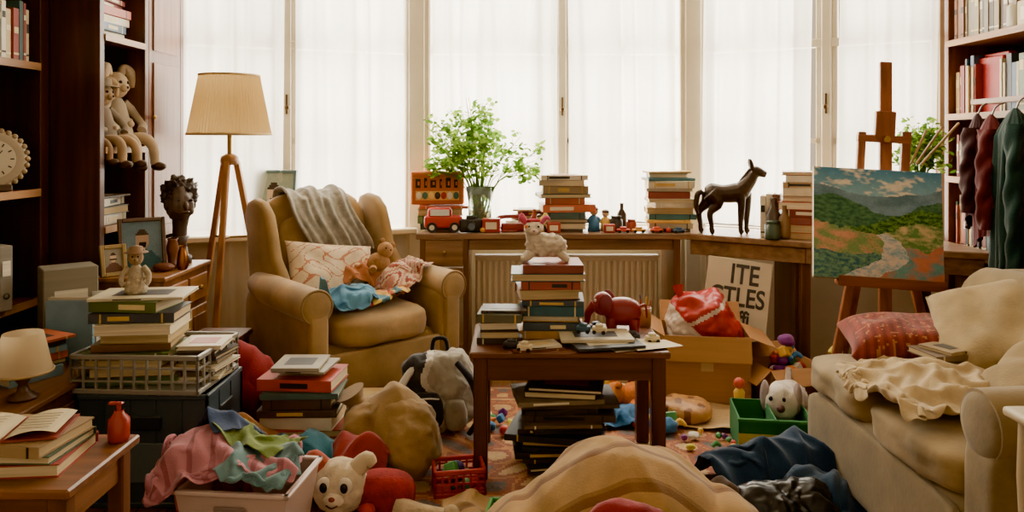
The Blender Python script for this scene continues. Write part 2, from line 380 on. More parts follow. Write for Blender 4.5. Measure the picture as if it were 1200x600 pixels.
row('book_row',(-2.15,2.6,1.635),90,.66,.2,.26,.2,['#7a2f2a','#8c3830','#e8dcc4','#3f5a55','#9c8058','#ece4d0','#c8b48a'],3)
row('book_row',(-2.2,2.5,1.09),90,.4,.2,.27,.2,PAL,4)
row('book_row',(-2.2,2.4,.62),90,.5,.2,.27,.2,PAL,5)
b=B() # ornate plate clock
b.lathe((0,0,.135),[(0.001,-.012),(.108,-.012),(.118,-.004),(.118,.004),(.1,.008),(.08,.005),(.001,.005)],'#b8a88c','paint',n=40,rot=(90,0,0))
for i in range(28):
    a=i/28*6.283;b.ell((math.cos(a)*.118,0,.135+math.sin(a)*.118),(.012,.01,.012),'#a08a68','paint',nu=10,nv=6)
b.box((0,.02,.015),(.13,.07,.03),'#5a4230','woodx',bev=.005)
b.lathe((0,-.006,.135),[(.001,.004),(.078,.004)],'#d8ccb0','paint',n=36,rot=(90,0,0))
for i in range(12):
    a=i/12*6.283;b.box((math.cos(a)*.064,-.011,.135+math.sin(a)*.064),(.005,.003,.014),'#3a2c20','paint',rot=(0,90-math.degrees(a),0))
b.bar((0,-.012,.135),(.03,-.012,.17),.004,.002,'#20180f','paint');b.bar((0,-.012,.135),(-.02,-.012,.155),.005,.002,'#20180f','paint')
b.done('plate_clock',loc=(-2.12,3.14,1.09),rz=38)
b=B()
for i in range(3): b.box((i*.055,0,.13),(.05,.2,.26),['#b8b2a4','#a49c8c','#8a8478'][i],'card',bev=.003);b.box((i*.055,-.102,.17),(.03,.002,.06),'#e8e0cc','paper');b.lathe((i*.055,-.1,.06),[(.008,0),(.012,0),(.012,.003),(.008,.003)],'#555555','metal',rot=(90,0,0))
b.done('file_binders',loc=(-2.16,3.02,.62),rz=60)
def doll(name,loc,rz,s=1,skin='#b89a78',dress='#8a7a64',ears=True,legs=1,hat=None,dk='fabric',armc=None):
    b=B();armc=armc or dress
    b.lathe((0,0,0),[(.001,0),(.06,0),(.065,.03),(.05,.09),(.035,.15),(.022,.17),(.001,.175)],dress,dk,n=18)
    for i in range(7): b.ell((.055*math.cos(i),.055*math.sin(i),.03+.01*i),.012,'#c9b090','fabric')
    b.ell((0,-.005,.215),(.043,.04,.047),skin,'fur');b.ell((0,-.042,.205),(.018,.014,.014),skin,'fur')
    for sg in(-1,1):
        b.ell((sg*.016,-.04,.225),.006,'#15100c','plastic');
        if ears:b.tube([(sg*.025,0,.25),(sg*.04,0,.275),(sg*.06,-.01,.26),(sg*.068,-.015,.21)],[.012,.018,.02,.01],skin,'fur')
        else:b.ell((sg*.035,0,.255),(.016,.01,.016),skin,'fur')
        b.tube([(sg*.04,0,.155),(sg*.07,-.02,.12),(sg*.075,-.05,.08),(sg*.06,-.06,.06)],[.018,.016,.014,.016],armc,dk)
        if legs:
            b.tube([(sg*.03,-.03,.025),(sg*.035,-.09,.03),(sg*.04,-.125,.0),(sg*.045,-.13,-.06)],[.022,.02,.017,.016],skin,'fabric');b.ell((sg*.045,-.145,-.068),(.018,.03,.016),'#4a3020','leather')
    b.ell((0,-.055,.207),.005,'#3a1c14','plastic')
    if hat:b.lathe((0,0,.245),[(.07,0),(.068,.004),(.04,.01),(.038,.035),(.001,.045)],hat,'fabric',n=18)
    o=b.done(name,loc=loc,rz=rz);o.scale=(s,s,s);return o
doll('rabbit_rag_doll',(-1.925,3.6,1.27),80,1.15,'#a88a66','#7a6a58',hat='#7a6548')
doll('rabbit_rag_doll',(-1.94,3.75,1.27),75,1.4,'#b8a080','#a89880')
doll('rabbit_rag_doll',(-1.95,3.51,1.27),95,.95,'#8a6a4c','#5a4a44',hat='#8a6a5a')
stack('book_stack',(-1.98,3.64,.911),.13,.3,.22,['#b5552f','#c8bda4','#5b4a3c','#d8d0bc','#5a6a72'],22,rz=90)
stack('book_stack',(-2.0,3.64,.501),.16,.3,.22,PAL,23,rz=90)
stack('book_stack',(-2.0,3.64,1.781),.2,.3,.22,PAL,24,rz=90)
# dresser
b=B();W1='#7a4c2c'
b.wb(0,.31,0,.49,.06,.68,W1,'woodz',.004);b.wb(-.01,.325,-.015,.505,.68,.70,'#8c5e38','woody',.004);b.wb(0,.31,.0,.49,0,.06,'#4a2a18','woodz')
for y0,y1 in((.03,.235),(.255,.46)):
    b.wb(.31,.32,y0,y1,.12,.5,'#94623a','woodz',.004);b.wb(.32,.325,y0+.035,y1-.035,.16,.46,'#7e5230','woodz',.003);b.wb(.31,.322,y0,y1,.53,.65,'#94623a','woody',.004);b.ell((.332,(y0+y1)/2,.59),.012,'#b08a4a','metal')
b.wb(.03,.28,-.008,0,.12,.62,'#845634','woodz',.003)
b.done('dresser',loc=(-1.84,3.37,0))
def frame(name,loc,rz,w,h,fc,fn,tilt=-12,wd=.018,n=24):
    b=B();b.M=TR((0,0,0),(tilt,0,0))
    b.box((0,.008,h/2),(w,.006,h),'#2a2018','paint')
    for sx in(-1,1): b.box((sx*(w-wd)/2,0,h/2),(wd,.02,h),fc,'woodz',bev=.003)
    for z in(wd/2,h-wd/2): b.box((0,0,z),(w-2*wd,.02,wd),fc,'woodx',bev=.003)
    iw=w-2*wd;ih=h-2*wd
    b.grid(lambda u,v:(-iw/2+iw*u,-.001,wd+ih*v),n,n,'#888888','canvas',colfn=fn,smooth=False)
    b.M=Matrix();b.bar((0,.04+h*.15,.003),(0,.012,h*.55),.03,.004,'#2a2018','paint')
    return b.done(name,loc=loc,rz=rz)
def mixc(a,b_,t): t=max(0,min(1,t));return tuple(x*(1-t)+y*t for x,y in zip(a,b_))
def portrait(bg,sk,cl):
    bg,sk,cl=C(bg),C(sk),C(cl)
    def f(u,v):
        if (u-.5)**2/.03+(v-.62)**2/.045<1: return sk if v<.72 else C('#3a2a1c')
        if v<.42-(u-.5)**2*1.2: return cl
        return bg
    return f
frame('picture_frame',(-1.68,3.5,.7),35,.2,.25,'#5a4436',portrait('#5c7078','#a8876a','#2a4e54'))
frame('picture_frame',(-1.76,3.4,.7),45,.11,.14,'#9a8050',portrait('#8a8270','#c8a888','#5a3a2a'))
b=B()
b.lathe((0,0,0),[(.03,0),(.035,.01),(.02,.025),(.022,.06),(.03,.09),(.02,.13),(.025,.14),(.022,.14)],'#7a4a2a','leather');b.lathe((.06,-.03,0),[(.02,0),(.028,.02),(.02,.08),(.012,.1),(.016,.11)],'#a0622e','metal');b.lathe((-.06,-.02,0),[(.025,0),(.025,.06),(.018,.07),(.001,.072)],'#5a3424','plastic')
b.ell((0,-.09,.02),(.05,.035,.02),'#6a3a24','leather');b.done('vase_group',loc=(-1.6,3.62,.7))
b=B() # carved bust
b.lathe((0,0,0),[(.001,0),(.05,0),(.05,.03),(.035,.04),(.028,.09),(.04,.12),(.001,.13)],'#4c3b30','leather')
b.tube([(0,0,.1),(.0,0,.16),(.005,0,.22)],[.03,.032,.04],'#4c3b30','leather');b.puff((0,0,.27),(.058,.07,.085),'#5a483c','leather',p=2.2,amp=.012,freq=40,seed=2)
b.puff((0,.02,.31),(.068,.07,.07),'#3b2e26','leather',p=2.1,amp=.03,freq=50,seed=4,n=18);b.ell((.01,-.07,.26),(.012,.016,.02),'#5a483c','leather');b.ell((.01,-.066,.232),(.018,.01,.008),'#4a382c','leather')
for s in(-1,1): b.ell((s*.058,0,.262),(.01,.018,.024),'#4c3b30','leather');b.ell((.01+s*.022,-.058,.283),(.012,.01,.007),'#241a14','leather')
o=b.done('carved_bust',loc=(-1.63,3.77,.7),rz=35);o.scale=(1.1,1.1,1.1)
b=B();b.wb(-.12,.12,-.12,.12,.38,.405,'#6a4228','woodx',.004)
for sx in(-1,1):
    for sy in(-1,1): b.bar((sx*.1,sy*.1,0),(sx*.09,sy*.09,.38),.03,.03,'#5a3824')
b.wb(-.1,.1,-.1,.1,.3,.38,'#5a3824','woodx',.003)
b.done('stool',loc=(-1.36,3.56,0))
# floor lamp
b=B();n=72
vs=[];fs=[]
for j in range(5):
    z=1.336+.32*j/4;r=.215-.06*j/4
    for i in range(n*2):
        a=math.pi*i/n;rr=r*(1+(.018 if i%2 else 0));vs.append((rr*math.cos(a),rr*math.sin(a),z))
for j in range(4):
    for i in range(n*2):
        fs.append((j*2*n+i,j*2*n+(i+1)%(2*n),(j+1)*2*n+(i+1)%(2*n),(j+1)*2*n+i))
b.add(vs,fs,'#c8aa70','shade',False)
b.lathe((0,0,1.33),[(.214,0),(.222,0),(.222,.012),(.214,.012)],'#c9aa74','fabric',n=48);b.lathe((0,0,1.648),[(.154,0),(.161,0),(.161,.01),(.154,.01)],'#c9aa74','fabric',n=48)
b.cyl((0,0,1.2),(0,0,1.5),.012,.012,'#8a6a3a','metal');b.ell((0,0,1.53),(.035,.035,.05),'#f0e8d8','plastic')
for a in(0,120,240):
    a=math.radians(a);b.cyl((0,0,1.645),(.155*math.cos(a),.155*math.sin(a),1.645),.003,.003,'#8a6a3a','metal')
b.lathe((0,0,1.17),[(.001,0),(.045,0),(.05,.02),(.045,.045),(.02,.06),(.001,.06)],'#9a6c44','woodz')
for a in(20,160,270):
    a=math.radians(a);b.bar((.035*math.cos(a),.035*math.sin(a),1.19),(.25*math.cos(a),.25*math.sin(a),0.005),.03,.03,'#b07a4c')
    b.cyl((0,0,.78),(.11*math.cos(a),.11*math.sin(a),.78),.006,.006,'#8a6a3a','metal',8)
b.done('floor_lamp',loc=(-1.53,4.16,0))
# armchair
AC='#9a7a48';AC2='#aa8856'
CHL=(-.86,3.99,0);CHR=42
b=B()
b.puff((0,0,.235),(.36,.36,.115),AC,'velvet',p=10)
b.puff((0,-.09,.40),(.275,.335,.085),AC2,'velvet',p=4.5,n=16,amp=.012,freq=7)
b.box((0,-.385,.22),(.62,.03,.2),AC,'velvet',bev=.012,seg=3)
for s in(-1,1):
    b.puff((s*.365,-.05,.33),(.06,.35,.22),AC,'velvet',p=9,n=12)
    b.tube([(s*.385,-.41,.555),(s*.385,-.2,.56),(s*.38,.05,.565),(s*.36,.25,.57)],[.078,.078,.076,.06],AC2,'velvet',24)
    b.lathe((s*.385,-.408,.555),[(.001,.012),(.05,.012),(.068,.008),(.078,-.005)],AC,'velvet',n=24,rot=(90,0,0))
    b.tube([(s*.385+.075*math.cos(q),-.412,.555+.075*math.sin(q)) for q in np.linspace(0,6.28,16)],.006,'#8c7046','velvet',8,2)
    b.box((s*.375,-.405,.33),(.09,.03,.38),AC,'velvet',bev=.013,seg=3)
    poly=[(-.02,.52),(.36,.5),(.43,.92),(.40,.98),(.33,1.0),(.24,.985),(.17,.93),(.13,.84),(.09,.72),(.0,.63)]
    M=TR((s*.335,0,0),(90,0,90))
    b.extr(poly,.062,AC,'velvet',M,bev=.026,seg=4)
    for y in(-.33,.33): b.lathe((s*.33,y,0),[(.001,0),(.018,0),(.024,.06),(.034,.13)],'#3c2416','woodz',12)
b.puff((0,.345,.71),(.315,.075,.31),AC2,'velvet',rot=(-9,0,0),p=4,n=14,amp=.008,freq=6)
b.puff((0,.27,.67),(.27,.085,.24),AC2,'velvet',rot=(-10,0,0),p=3.2,n=14,amp=.01,freq=6)
b.done('wingback_armchair',loc=CHL,rz=CHR)
def clp(x,y,z): return TR(CHL,(0,0,CHR))@Vector((x,y,z))
def pilc(u,v):
    t=math.sin(u*7+math.sin(v*5)*2)*math.sin(v*6+math.cos(u*6)*1.5)
    return C('#b87858') if abs(t)<.1 else C('#dcc8a8')
b=B();b.pillow((0,0,0),.48,.34,.16,'#dccbb0','fabric',n=60,colfn=pilc)
p=clp(-.06,.05,.61);b.done('throw_pillow',loc=p,rot=(60,8,34))
b=B()
def tw(u,v):
    x=-.22+.36*u+.02*math.sin(v*8);s=v*.62
    w=.022*math.sin(u*15+v*3)+.012*math.sin(u*37+1)
    if s<.12: return (x,.45+w*.4,1.0-.2*(1-s/.12))
    if s<.24: q=(s-.12)/.12;return (x,.45-.2*q,1.02+.02*math.sin(q*3.1)+w*.6)
    q=(s-.24)/.38;return (x+.1*q,.235-.09*math.sin(q*2.2)-abs(w),1.0-.3*q)
b.grid(tw,40,40,'#989286','knit');b.done('grey_towel',loc=CHL,rz=CHR,solid=.014,sub=1)
def seatH(z,*ds):
    Mi=TR(CHL,(0,0,CHR)).inverted()
    a,b_,c_=Mi[0][0],Mi[0][1],Mi[0][3];d,e,f_=Mi[1][0],Mi[1][1],Mi[1][3]
    def H(x,y):
        lx=a*x+b_*y+c_;ly=d*x+e*y+f_
        o=np.where((np.abs(lx)<.3)&(ly>-.42),z,.0)
        for (px,py,rx,ry,hh) in ds:
            q=1-((lx-px)/rx)**2-((ly-py)/ry)**2;o=np.where(o>0,np.maximum(o,z+hh*np.sqrt(np.clip(q,0,1))),o)
        o=np.where((lx>.3)&(lx<.48)&(ly>-.42),.64,o);o=np.where((lx<-.3)&(lx>-.48)&(ly>-.42),.64,o);return np.where((ly>.2)&(np.abs(lx)<.45),.66,o)
    return H
p=clp(-.12,-.27,0);cloth('denim_shirt',.46,.36,p.x,p.y,.03,seatH(.49,(-.12,-.25,.15,.13,.08)),.75,.75,20,3,col='#4f86a6',fold=.035)
p=clp(.12,-.04,0);cloth('orange_shirt',.36,.34,p.x,p.y,.03,seatH(.49,(.1,-.02,.2,.14,.14)),.75,.75,10,9,col='#a86434',fold=.04)
p=clp(.2,-.16,0);cloth('floral_clothes',.4,.34,p.x,p.y,.03,seatH(.5,(.2,-.14,.13,.16,.12)),.75,.75,60,5,colfn=lambda u,v:C(['#b87a68','#c8b090','#98402f','#c6b298'][int(u*13+math.sin(v*17)*2)%4]),fold=.045)
p=clp(.06,-.33,0);cloth('yellow_scarf',.4,.2,p.x,p.y,.02,seatH(.49,(.1,-.32,.17,.09,.05)),.85,.8,10,8,colfn=lambda u,v:C(['#d5a53a','#b8452e','#dcc060','#4a7a90'][int(u*9+v*4)%4]),nx=36,ny=18,fold=.03)
p=clp(.03,.08,.0);b=B();b.puff((0,0,.06),(.06,.05,.06),'#a07448','fur',p=2.2);b.puff((0,-.01,.14),(.042,.04,.042),'#b08458','fur',p=2.1)
for s in(-1,1): b.ell((s*.032,0,.178),(.016,.01,.016),'#a07448','fur');b.ell((s*.014,-.045,.15),.005,'#15100c');b.tube([(s*.03,-.03,.03),(s*.05,-.09,.02)],[.02,.018],'#a07448','fur')
b.done('teddy_bear',loc=(p.x+.17,p.y-.06,.6),rot=(0,25,30))
# counter
b=B();CW='#8a684a'
poly=[(-.55,4.39),(1.0,4.39),(1.56,4.02),(2.04,3.72),(2.3,3.6),(2.3,4.14),(1.12,4.80),(-.47,4.80)]
b.extr(poly,.035,CW,'woodx',TR((0,0,.7525)),bev=.005,seg=1)
for p in[(-.53,-.5,4.42,4.78),(-.28,-.25,4.42,4.78),(.93,.97,4.42,4.78)]: b.wb(p[0],p[1],p[2],p[3],0,.735,'#6f4c34','woodz')
b.wb(-.5,-.28,4.41,4.43,.58,.73,'#8f6c4e','woodx',.004);b.wb(-.5,-.28,4.41,4.43,.4,.57,'#8f6c4e','woodx',.004)
for z in(.49,.66): b.ell((-.39,4.4,z),.012,'#b0905a','metal')
b.bar((-.25,4.45,.7),(.93,4.45,.7),.03,.06,CW,'woodx',up=(0,0,1))
b.bar((1.03,4.42,.69),(1.56,4.07,.69),.03,.08,CW,'woodx',up=(0,0,1));b.bar((1.56,4.07,.69),(2.26,3.67,.69),.03,.08,CW,'woodx',up=(0,0,1))
for x,y in[(1.56,4.1),(2.2,3.75),(2.2,4.1)]: b.wb(x-.025,x+.025,y-.025,y+.025,0,.735,'#6a4830','woodz',.003)
b.wb(1.52,1.56,4.12,4.45,0.02,.735,'#5a3c28','woodz')
b.done('window_counter')
def radiator(x0,x1):
    b=B();w=x1-x0;n=int(w/.035)
    b.wb(0,w,0,.02,.16,.6,'#d9caa8','paint',.004);b.wb(-.005,w+.005,-.025,.05,.6,.615,'#e4d6b8','paint',.004)
    for i in range(n): b.box(((i+.5)*w/n,-.008,.38),(w/n*.6,.022,.4),'#e4d5b4','paint',bev=.006,seg=2)
    b.wb(0,.02,.02,.08,0,.2,'#a89878','paint');b.wb(w-.02,w,.02,.08,0,.2,'#a89878','paint')
    b.done('radiator',loc=(x0,4.62,0))
radiator(-.22,.2);radiator(.24,.88)
# coffee table
CT='#5c3422'
b=B();b.wb(-.16,.6,2.9,3.36,.475,.5,'#6c4028','woodx',.005)
b.wb(-.12,.56,2.93,2.95,.385,.475,CT,'woodx',.003);b.wb(-.12,.56,3.31,3.33,.385,.475,CT,'woodx',.003);b.wb(-.14,-.12,2.95,3.31,.385,.475,CT,'woody',.003);b.wb(.56,.58,2.95,3.31,.385,.475,CT,'woody',.003)
for x in(-.12,.56):
    for y in(2.95,3.31): b.wb(x-.027,x+.027,y-.027,y+.027,0.007,.475,CT,'woodz',.004)
b.done('coffee_table')
o,h3=stack('book_stack',(.16,3.2,.5),.3,.31,.23,['#3f4a54','#2c5560','#9a4436','#c8bc98','#4a3c32','#7a3a32','#446a76','#c99a4e','#2f3a40'],11,tr=(.018,.05))
stack('book_stack',(-.045,3.08,.5),.13,.2,.16,['#5a5a48','#4a3c32','#9a7f5a','#6a6350'],12,tr=(.015,.035))
stack('magazine_stack',(.33,3.02,.5),.035,.3,.2,DPAL,13,tr=(.006,.012),jit=20,off=.05)
stack('magazine_stack',(.11,2.99,.5),.018,.22,.12,['#2f3034','#6a3a32','#c9bda6','#4a4a54'],14,tr=(.005,.01),jit=25,off=.04)
stack('book_stack',(.2,3.08,0.008),.33,.38,.26,DPAL,15,tr=(.01,.028),jit=14,off=.025)
# lamb plush
b=B()
b.puff((0,0,.085),(.09,.058,.06),'#dccfba','fur',p=2.2,n=16,amp=.014,freq=40,seed=3)
b.tube([(-.04,-.01,.1),(-.055,-.015,.14),(-.06,-.02,.165)],[.045,.036,.034],'#dccfba','fur')
b.puff((-.055,-.03,.175),(.042,.045,.038),'#e6d8c2','fur',p=2.1,n=10,amp=.005,freq=50)
b.ell((-.055,-.076,.165),(.018,.014,.015),'#f0dccc','fur');b.ell((-.055,-.09,.168),(.006,.004,.004),'#8a4a44','plastic')
for s in(-1,1):
    b.ell((-.055+s*.02,-.067,.187),.006,'#1a120c','plastic')
    b.tube([(-.055+s*.03,-.02,.195),(-.055+s*.05,-.02,.225),(-.055+s*.052,-.02,.25)],[.012,.018,.006],'#c84a6a' if s<0 else '#e8c84a','fabric')
    b.tube([(-.06,s*.03,.05),(-.09,s*.035,.02),(-.11,s*.035,.014)],[.022,.018,.016],'#dccfba','fur');b.tube([(.06,s*.03,.05),(.085,s*.035,.02),(.1,s*.035,.014)],[.022,.018,.016],'#d0c2aa','fur')
b.ell((-.055,-.025,.212),(.032,.025,.012),'#b83248','fur');b.ell((-.085,-.055,.185),(.012,.01,.01),'#e9873e','fabric')
b.tube([(-.02,-.03,.2),(.0,-.035,.23),(.015,-.03,.22)],[.008,.012,.006],'#d85a8a','fabric')
o=b.done('plush_lamb',loc=(.14,3.18,.5+h3));o.scale=(.93,.93,.8)
# red toy elephant
b=B();EL='#84202a';EL2='#942c36'
b.puff((0,0,.08),(.078,.05,.052),EL,'plastic',p=2.4);b.puff((-.082,0,.105),(.042,.04,.044),EL2,'plastic',p=2.2)
b.tube([(-.115,0,.1),(-.142,0,.07),(-.148,0,.035),(-.168,0,.022)],[.021,.016,.012,.011],EL2,'plastic')
for s in(-1,1):
    b.ell((-.066,s*.047,.11),(.032,.008,.04),'#722030','plastic');b.ell((-.11,s*.03,.122),.006,'#f0e8e0','plastic')
    for x in(-.045,.05): b.cyl((x,s*.028,0),(x,s*.026,.06),.021,.022,EL,'plastic')
b.tube([(.07,0,.1),(.095,0,.105),(.1,0,.06)],[.006,.005,.004],EL,'plastic')
o=b.done('toy_elephant',loc=(.46,3.2,.5),rz=-12);o.scale=(1,1,1.12)
def toycars(name,loc,seed,n=4):
    rng=random.Random(seed);b=B()
    for i in range(n):
        x=(i-(n-1)/2)*.062;y=rng.uniform(-.03,.03);c=rng.choice(['#3a3a40','#c84a3a','#d8c8a0','#4a5a7a','#e0b040','#3a5a6a'])
        b.box((x,y,.017),(.056,.03,.022),c,'plastic',bev=.004);b.box((x,y,.032),(.03,.026,.014),c,'plastic',bev=.004)
        for q in(-.018,.018):
            for w in(-1,1): b.cyl((x+q,y+w*.013,.008),(x+q,y+w*.018,.008),.008,.008,'#111111','plastic',10)
    b.done(name,loc=loc,rz=rng.uniform(-20,20))
toycars('toy_cars',(.32,3.24,.5),1,2);toycars('toy_cars',(.52,3.06,.5),2,2);toycars('toy_cars',(.31,3.0,.548),12,2);toycars('toy_cars',(.02,2.93,.5),6,2)
b=B();b.lathe((0,0,0),[(.001,0),(.03,0),(.033,.08),(.028,.08),(.026,.01),(.001,.008)],'#aa7a4a','plastic')
for i in range(6): b.bar((.01*math.cos(i),.01*math.sin(i),.01),(.03*math.cos(i),.03*math.sin(i),.11+.01*(i%3)),.006,.006,['#b83a2a','#d9a53a','#2f4a6b','#3a2c22'][i%4],'paint')
b.done('pencil_cup',loc=(.57,3.32,.5))
b=B();b.grid(lambda u,v:(-.1+.2*u,-.08+.14*v,.003+.012*math.sin(u*5)*v),8,8,'#e8dcc4','paper');b.grid(lambda u,v:(-.02+.2*u,-.1+.14*v,.008+.01*math.sin(u*4+1)*v),8,8,'#d0c2a4','paper');b.done('loose_papers',loc=(.46,3.0,.5),rz=20)
# cardboard box
def cbox(name,loc,w,d,h,rz,col='#b08050',fl=.14,angs=(35,50,40,30)):
    b=B();t=.006
    b.wb(-w/2,w/2,-d/2,d/2,0,t,col,'card')
    b.wb(-w/2,w/2,-d/2,-d/2+t,0,h,col,'card');b.wb(-w/2,w/2,d/2-t,d/2,0,h,col,'card');b.wb(-w/2,-w/2+t,-d/2,d/2,0,h,col,'card');b.wb(w/2-t,w/2,-d/2,d/2,0,h,col,'card')
    a=[math.radians(q) for q in angs]
    def flap(p,q,dx,dy,an):
        ox=dx*math.cos(an)*fl;oy=dy*math.cos(an)*fl;oz=-math.sin(an)*fl
        vs=[(p[0],p[1],h),(q[0],q[1],h),(q[0]+ox,q[1]+oy,h+oz),(p[0]+ox,p[1]+oy,h+oz)]
        vs+=[(x,y,z-.004) for x,y,z in vs];b.add(vs,[(0,1,2,3),(7,6,5,4),(0,4,5,1),(1,5,6,2),(2,6,7,3),(3,7,4,0)],col,'card')
    flap((-w/2,-d/2),(w/2,-d/2),0,-1,a[0]);flap((w/2,-d/2),(w/2,d/2),1,0,a[1]);flap((-w/2,d/2),(-w/2,-d/2),-1,0,a[2]);flap((w/2,d/2),(-w/2,d/2),0,1,-a[3])
    b.wb(-.03,.03,-d/2-.001,-d/2,h*.5,h,'#c8aa7c','card')
    return b.done(name,loc=loc,rz=rz)
cbox('cardboard_box',(.98,3.93,0.0),.42,.34,.34,-8,fl=.12,angs=(75,20,-30,50))
def bagc(q): return C('#d8c8b8') if (q.z+q.x*.9<-.04 and q.z>-.09) or abs(q.z-q.x*.6-.07)<.012 else C('#b01f1c')
b=B();b.puff((0,0,0),(.185,.14,.16),'#b02420','bag',p=2.4,n=34,amp=.045,freq=6,seed=9,colfn=bagc)
b.tube([(-.08,-.02,.1),(-.12,-.03,.16),(-.13,-.02,.2)],[.04,.018,.03],'#b01f1c','bag')
b.done('red_plastic_bag',loc=(.98,3.93,.36),rz=-10)
cbox('cardboard_box',(1.36,3.82,0),.3,.24,.2,12,fl=.1)
def heap(name,loc,n,r,hh,seed,cols=None,s=(.02,.035)):
    rng=random.Random(seed);b=B();cols=cols or ['#c8322a','#e0b040','#3f7ab0','#4f9a5a','#e07a2e','#e8e0d0','#7a3a8a','#d9cf4a']
    for i in range(n):
        a=rng.uniform(0,6.28);q=r*math.sqrt(rng.random());z=hh*(1-(q/r)**2)*rng.random();c=rng.choice(cols);k=rng.randint(0,4);sz=rng.uniform(*s)
        p=(q*math.cos(a),q*math.sin(a),max(sz,z))
        if k==0:b.ell(p,sz*.9,c,'plastic')
        elif k==1:b.box(p,(sz*2,sz*1.6,sz*1.3),c,'plastic',rot=(rng.uniform(0,60),rng.uniform(0,60),rng.uniform(0,360)),bev=.004)
        elif k==2:b.tube([(p[0]-sz,p[1],p[2]),(p[0],p[1]+sz*.5,p[2]+sz*.6),(p[0]+sz,p[1],p[2])],[sz*.4,sz*.6,sz*.3],c,'fabric')
        elif k==3:b.lathe(p,[(.001,-sz*.5),(sz*.7,-sz*.5),(sz*.8,0),(sz*.5,sz*.3),(sz*.2,sz*.9),(.001,sz)],c,'plastic',n=12,rot=(rng.uniform(0,90),rng.uniform(0,90),0))
        else:b.puff(p,(sz*1.2,sz,sz*.8),c,'fabric',p=2.5,n=6,amp=.01,freq=30,seed=i,rot=(0,0,rng.uniform(0,360)))
    return b.done(name,loc=loc)
heap('toy_heap',(1.36,3.82,.1),46,.1,.22,3);heap('toy_heap',(1.58,3.75,0),40,.13,.3,31)
b=B();G='#2f7040';w,d,h=.3,.26,.15
b.wb(-w/2,w/2,-d/2,d/2,0,.006,G,'card')
for x0_,x1_,y0,y1 in[(-w/2,w/2,-d/2,-d/2+.006),(-w/2,w/2,d/2-.006,d/2),(-w/2,-w/2+.006,-d/2,d/2),(w/2-.006,w/2,-d/2,d/2),(-.003,.003,-d/2,d/2)]: b.wb(x0_,x1_,y0,y1,0,h,G,'card')
b.wb(-w/2-.001,w/2+.001,-d/2-.002,-d/2,.03,.09,'#c8b84a','card');b.wb(-w/2-.004,w/2+.004,-d/2-.004,-d/2+.01,h-.01,h,'#3f8448','card')
b.wb(w/2,w/2+.002,-d/2+.02,d/2-.02,.02,.08,'#d9a53a','card')
b.done('green_carton_tray',loc=(1.1,3.27,0.006),rz=-8)
b=B()
b.puff((0,0,.06),(.09,.055,.055),'#d0c6ba','fur',p=2.2,amp=.012,freq=30);b.puff((.1,-.02,.09),(.05,.045,.045),'#dcd4ca','fur',p=2.2,amp=.006,freq=30)
for s in(-1,1):
    b.ell((.1,-.02+s*.045,.1),(.02,.014,.04),'#a89898','fur');b.ell((.14,-.03+s*.018,.105),.006,'#15100c','plastic');b.tube([(.05,s*.04,.03),(.12,s*.05,.02)],[.022,.018],'#d0c6ba','fur');b.tube([(-.06,s*.04,.03),(-.11,s*.06,.02)],[.024,.018],'#d0c6ba','fur')
b.ell((.15,-.02,.085),(.012,.012,.01),'#6a4a4a','plastic');b.tube([(-.08,0,.08),(-.12,0,.12)],[.012,.01],'#c9b8b0','fur')
o=b.done('plush_dog',loc=(1.26,3.5,0.0),rz=-110);o.scale=(1.5,1.5,1.75)
b=B();b.lathe((0,0,0),[(.001,0),(.025,0),(.03,.04),(.022,.1),(.026,.14),(.012,.16),(.001,.165)],'#d9b03e','plastic');b.ell((.0,0,.18),.026,'#c84a3a','plastic');b.done('toy_skittle',loc=(1.05,3.55,0))
# easel + painting
b=B();E='#95552f'
b.M=TR((0,0,0),(0,3,0))
b.bar((-.27,-.16,0),(-.05,.06,1.1),.04,.025,E);b.bar((.27,-.16,0),(.05,.06,1.1),.04,.025,E);b.bar((0,.5,0),(0,.1,1.15),.035,.025,E)
b.bar((0,-.11,.3),(.02,.135,1.68),.055,.024,E);b.bar((-.22,-.14,.28),(.22,-.14,.28),.035,.02,E,'woodx',up=(0,0,1));b.bar((-.12,.03,.95),(.12,.03,.95),.035,.02,E,'woodx',up=(0,0,1))
b.box((0,-.12,.655),(.46,.07,.025),E,'woodx',bev=.004);b.box((0,-.15,.675),(.46,.01,.03),E,'woodx',bev=.003)
b.box((0,.05,1.31),(.24,.035,.035),E,'woodx',bev=.004);b.box((-.1,.05,1.24),(.035,.03,.2),E,'woodz',bev=.004);b.box((.1,.05,1.25),(.04,.03,.2),E,'woodz',bev=.004);b.box((0,.045,1.37),(.09,.03,.14),E,'woodz',bev=.004)
b.cyl((0,.02,1.31),(0,-.0,1.31),.014,.014,'#b08a4a','metal')
for i in range(3): b.bar((.1+.03*i,-.02+.02*i,1.2),(.16+.07*i,-.02,1.36+.02*i),.01,.01,'#b8905a','woodz')
b.M=Matrix();b.done('easel',loc=(1.67,3.56,0),rz=-6)
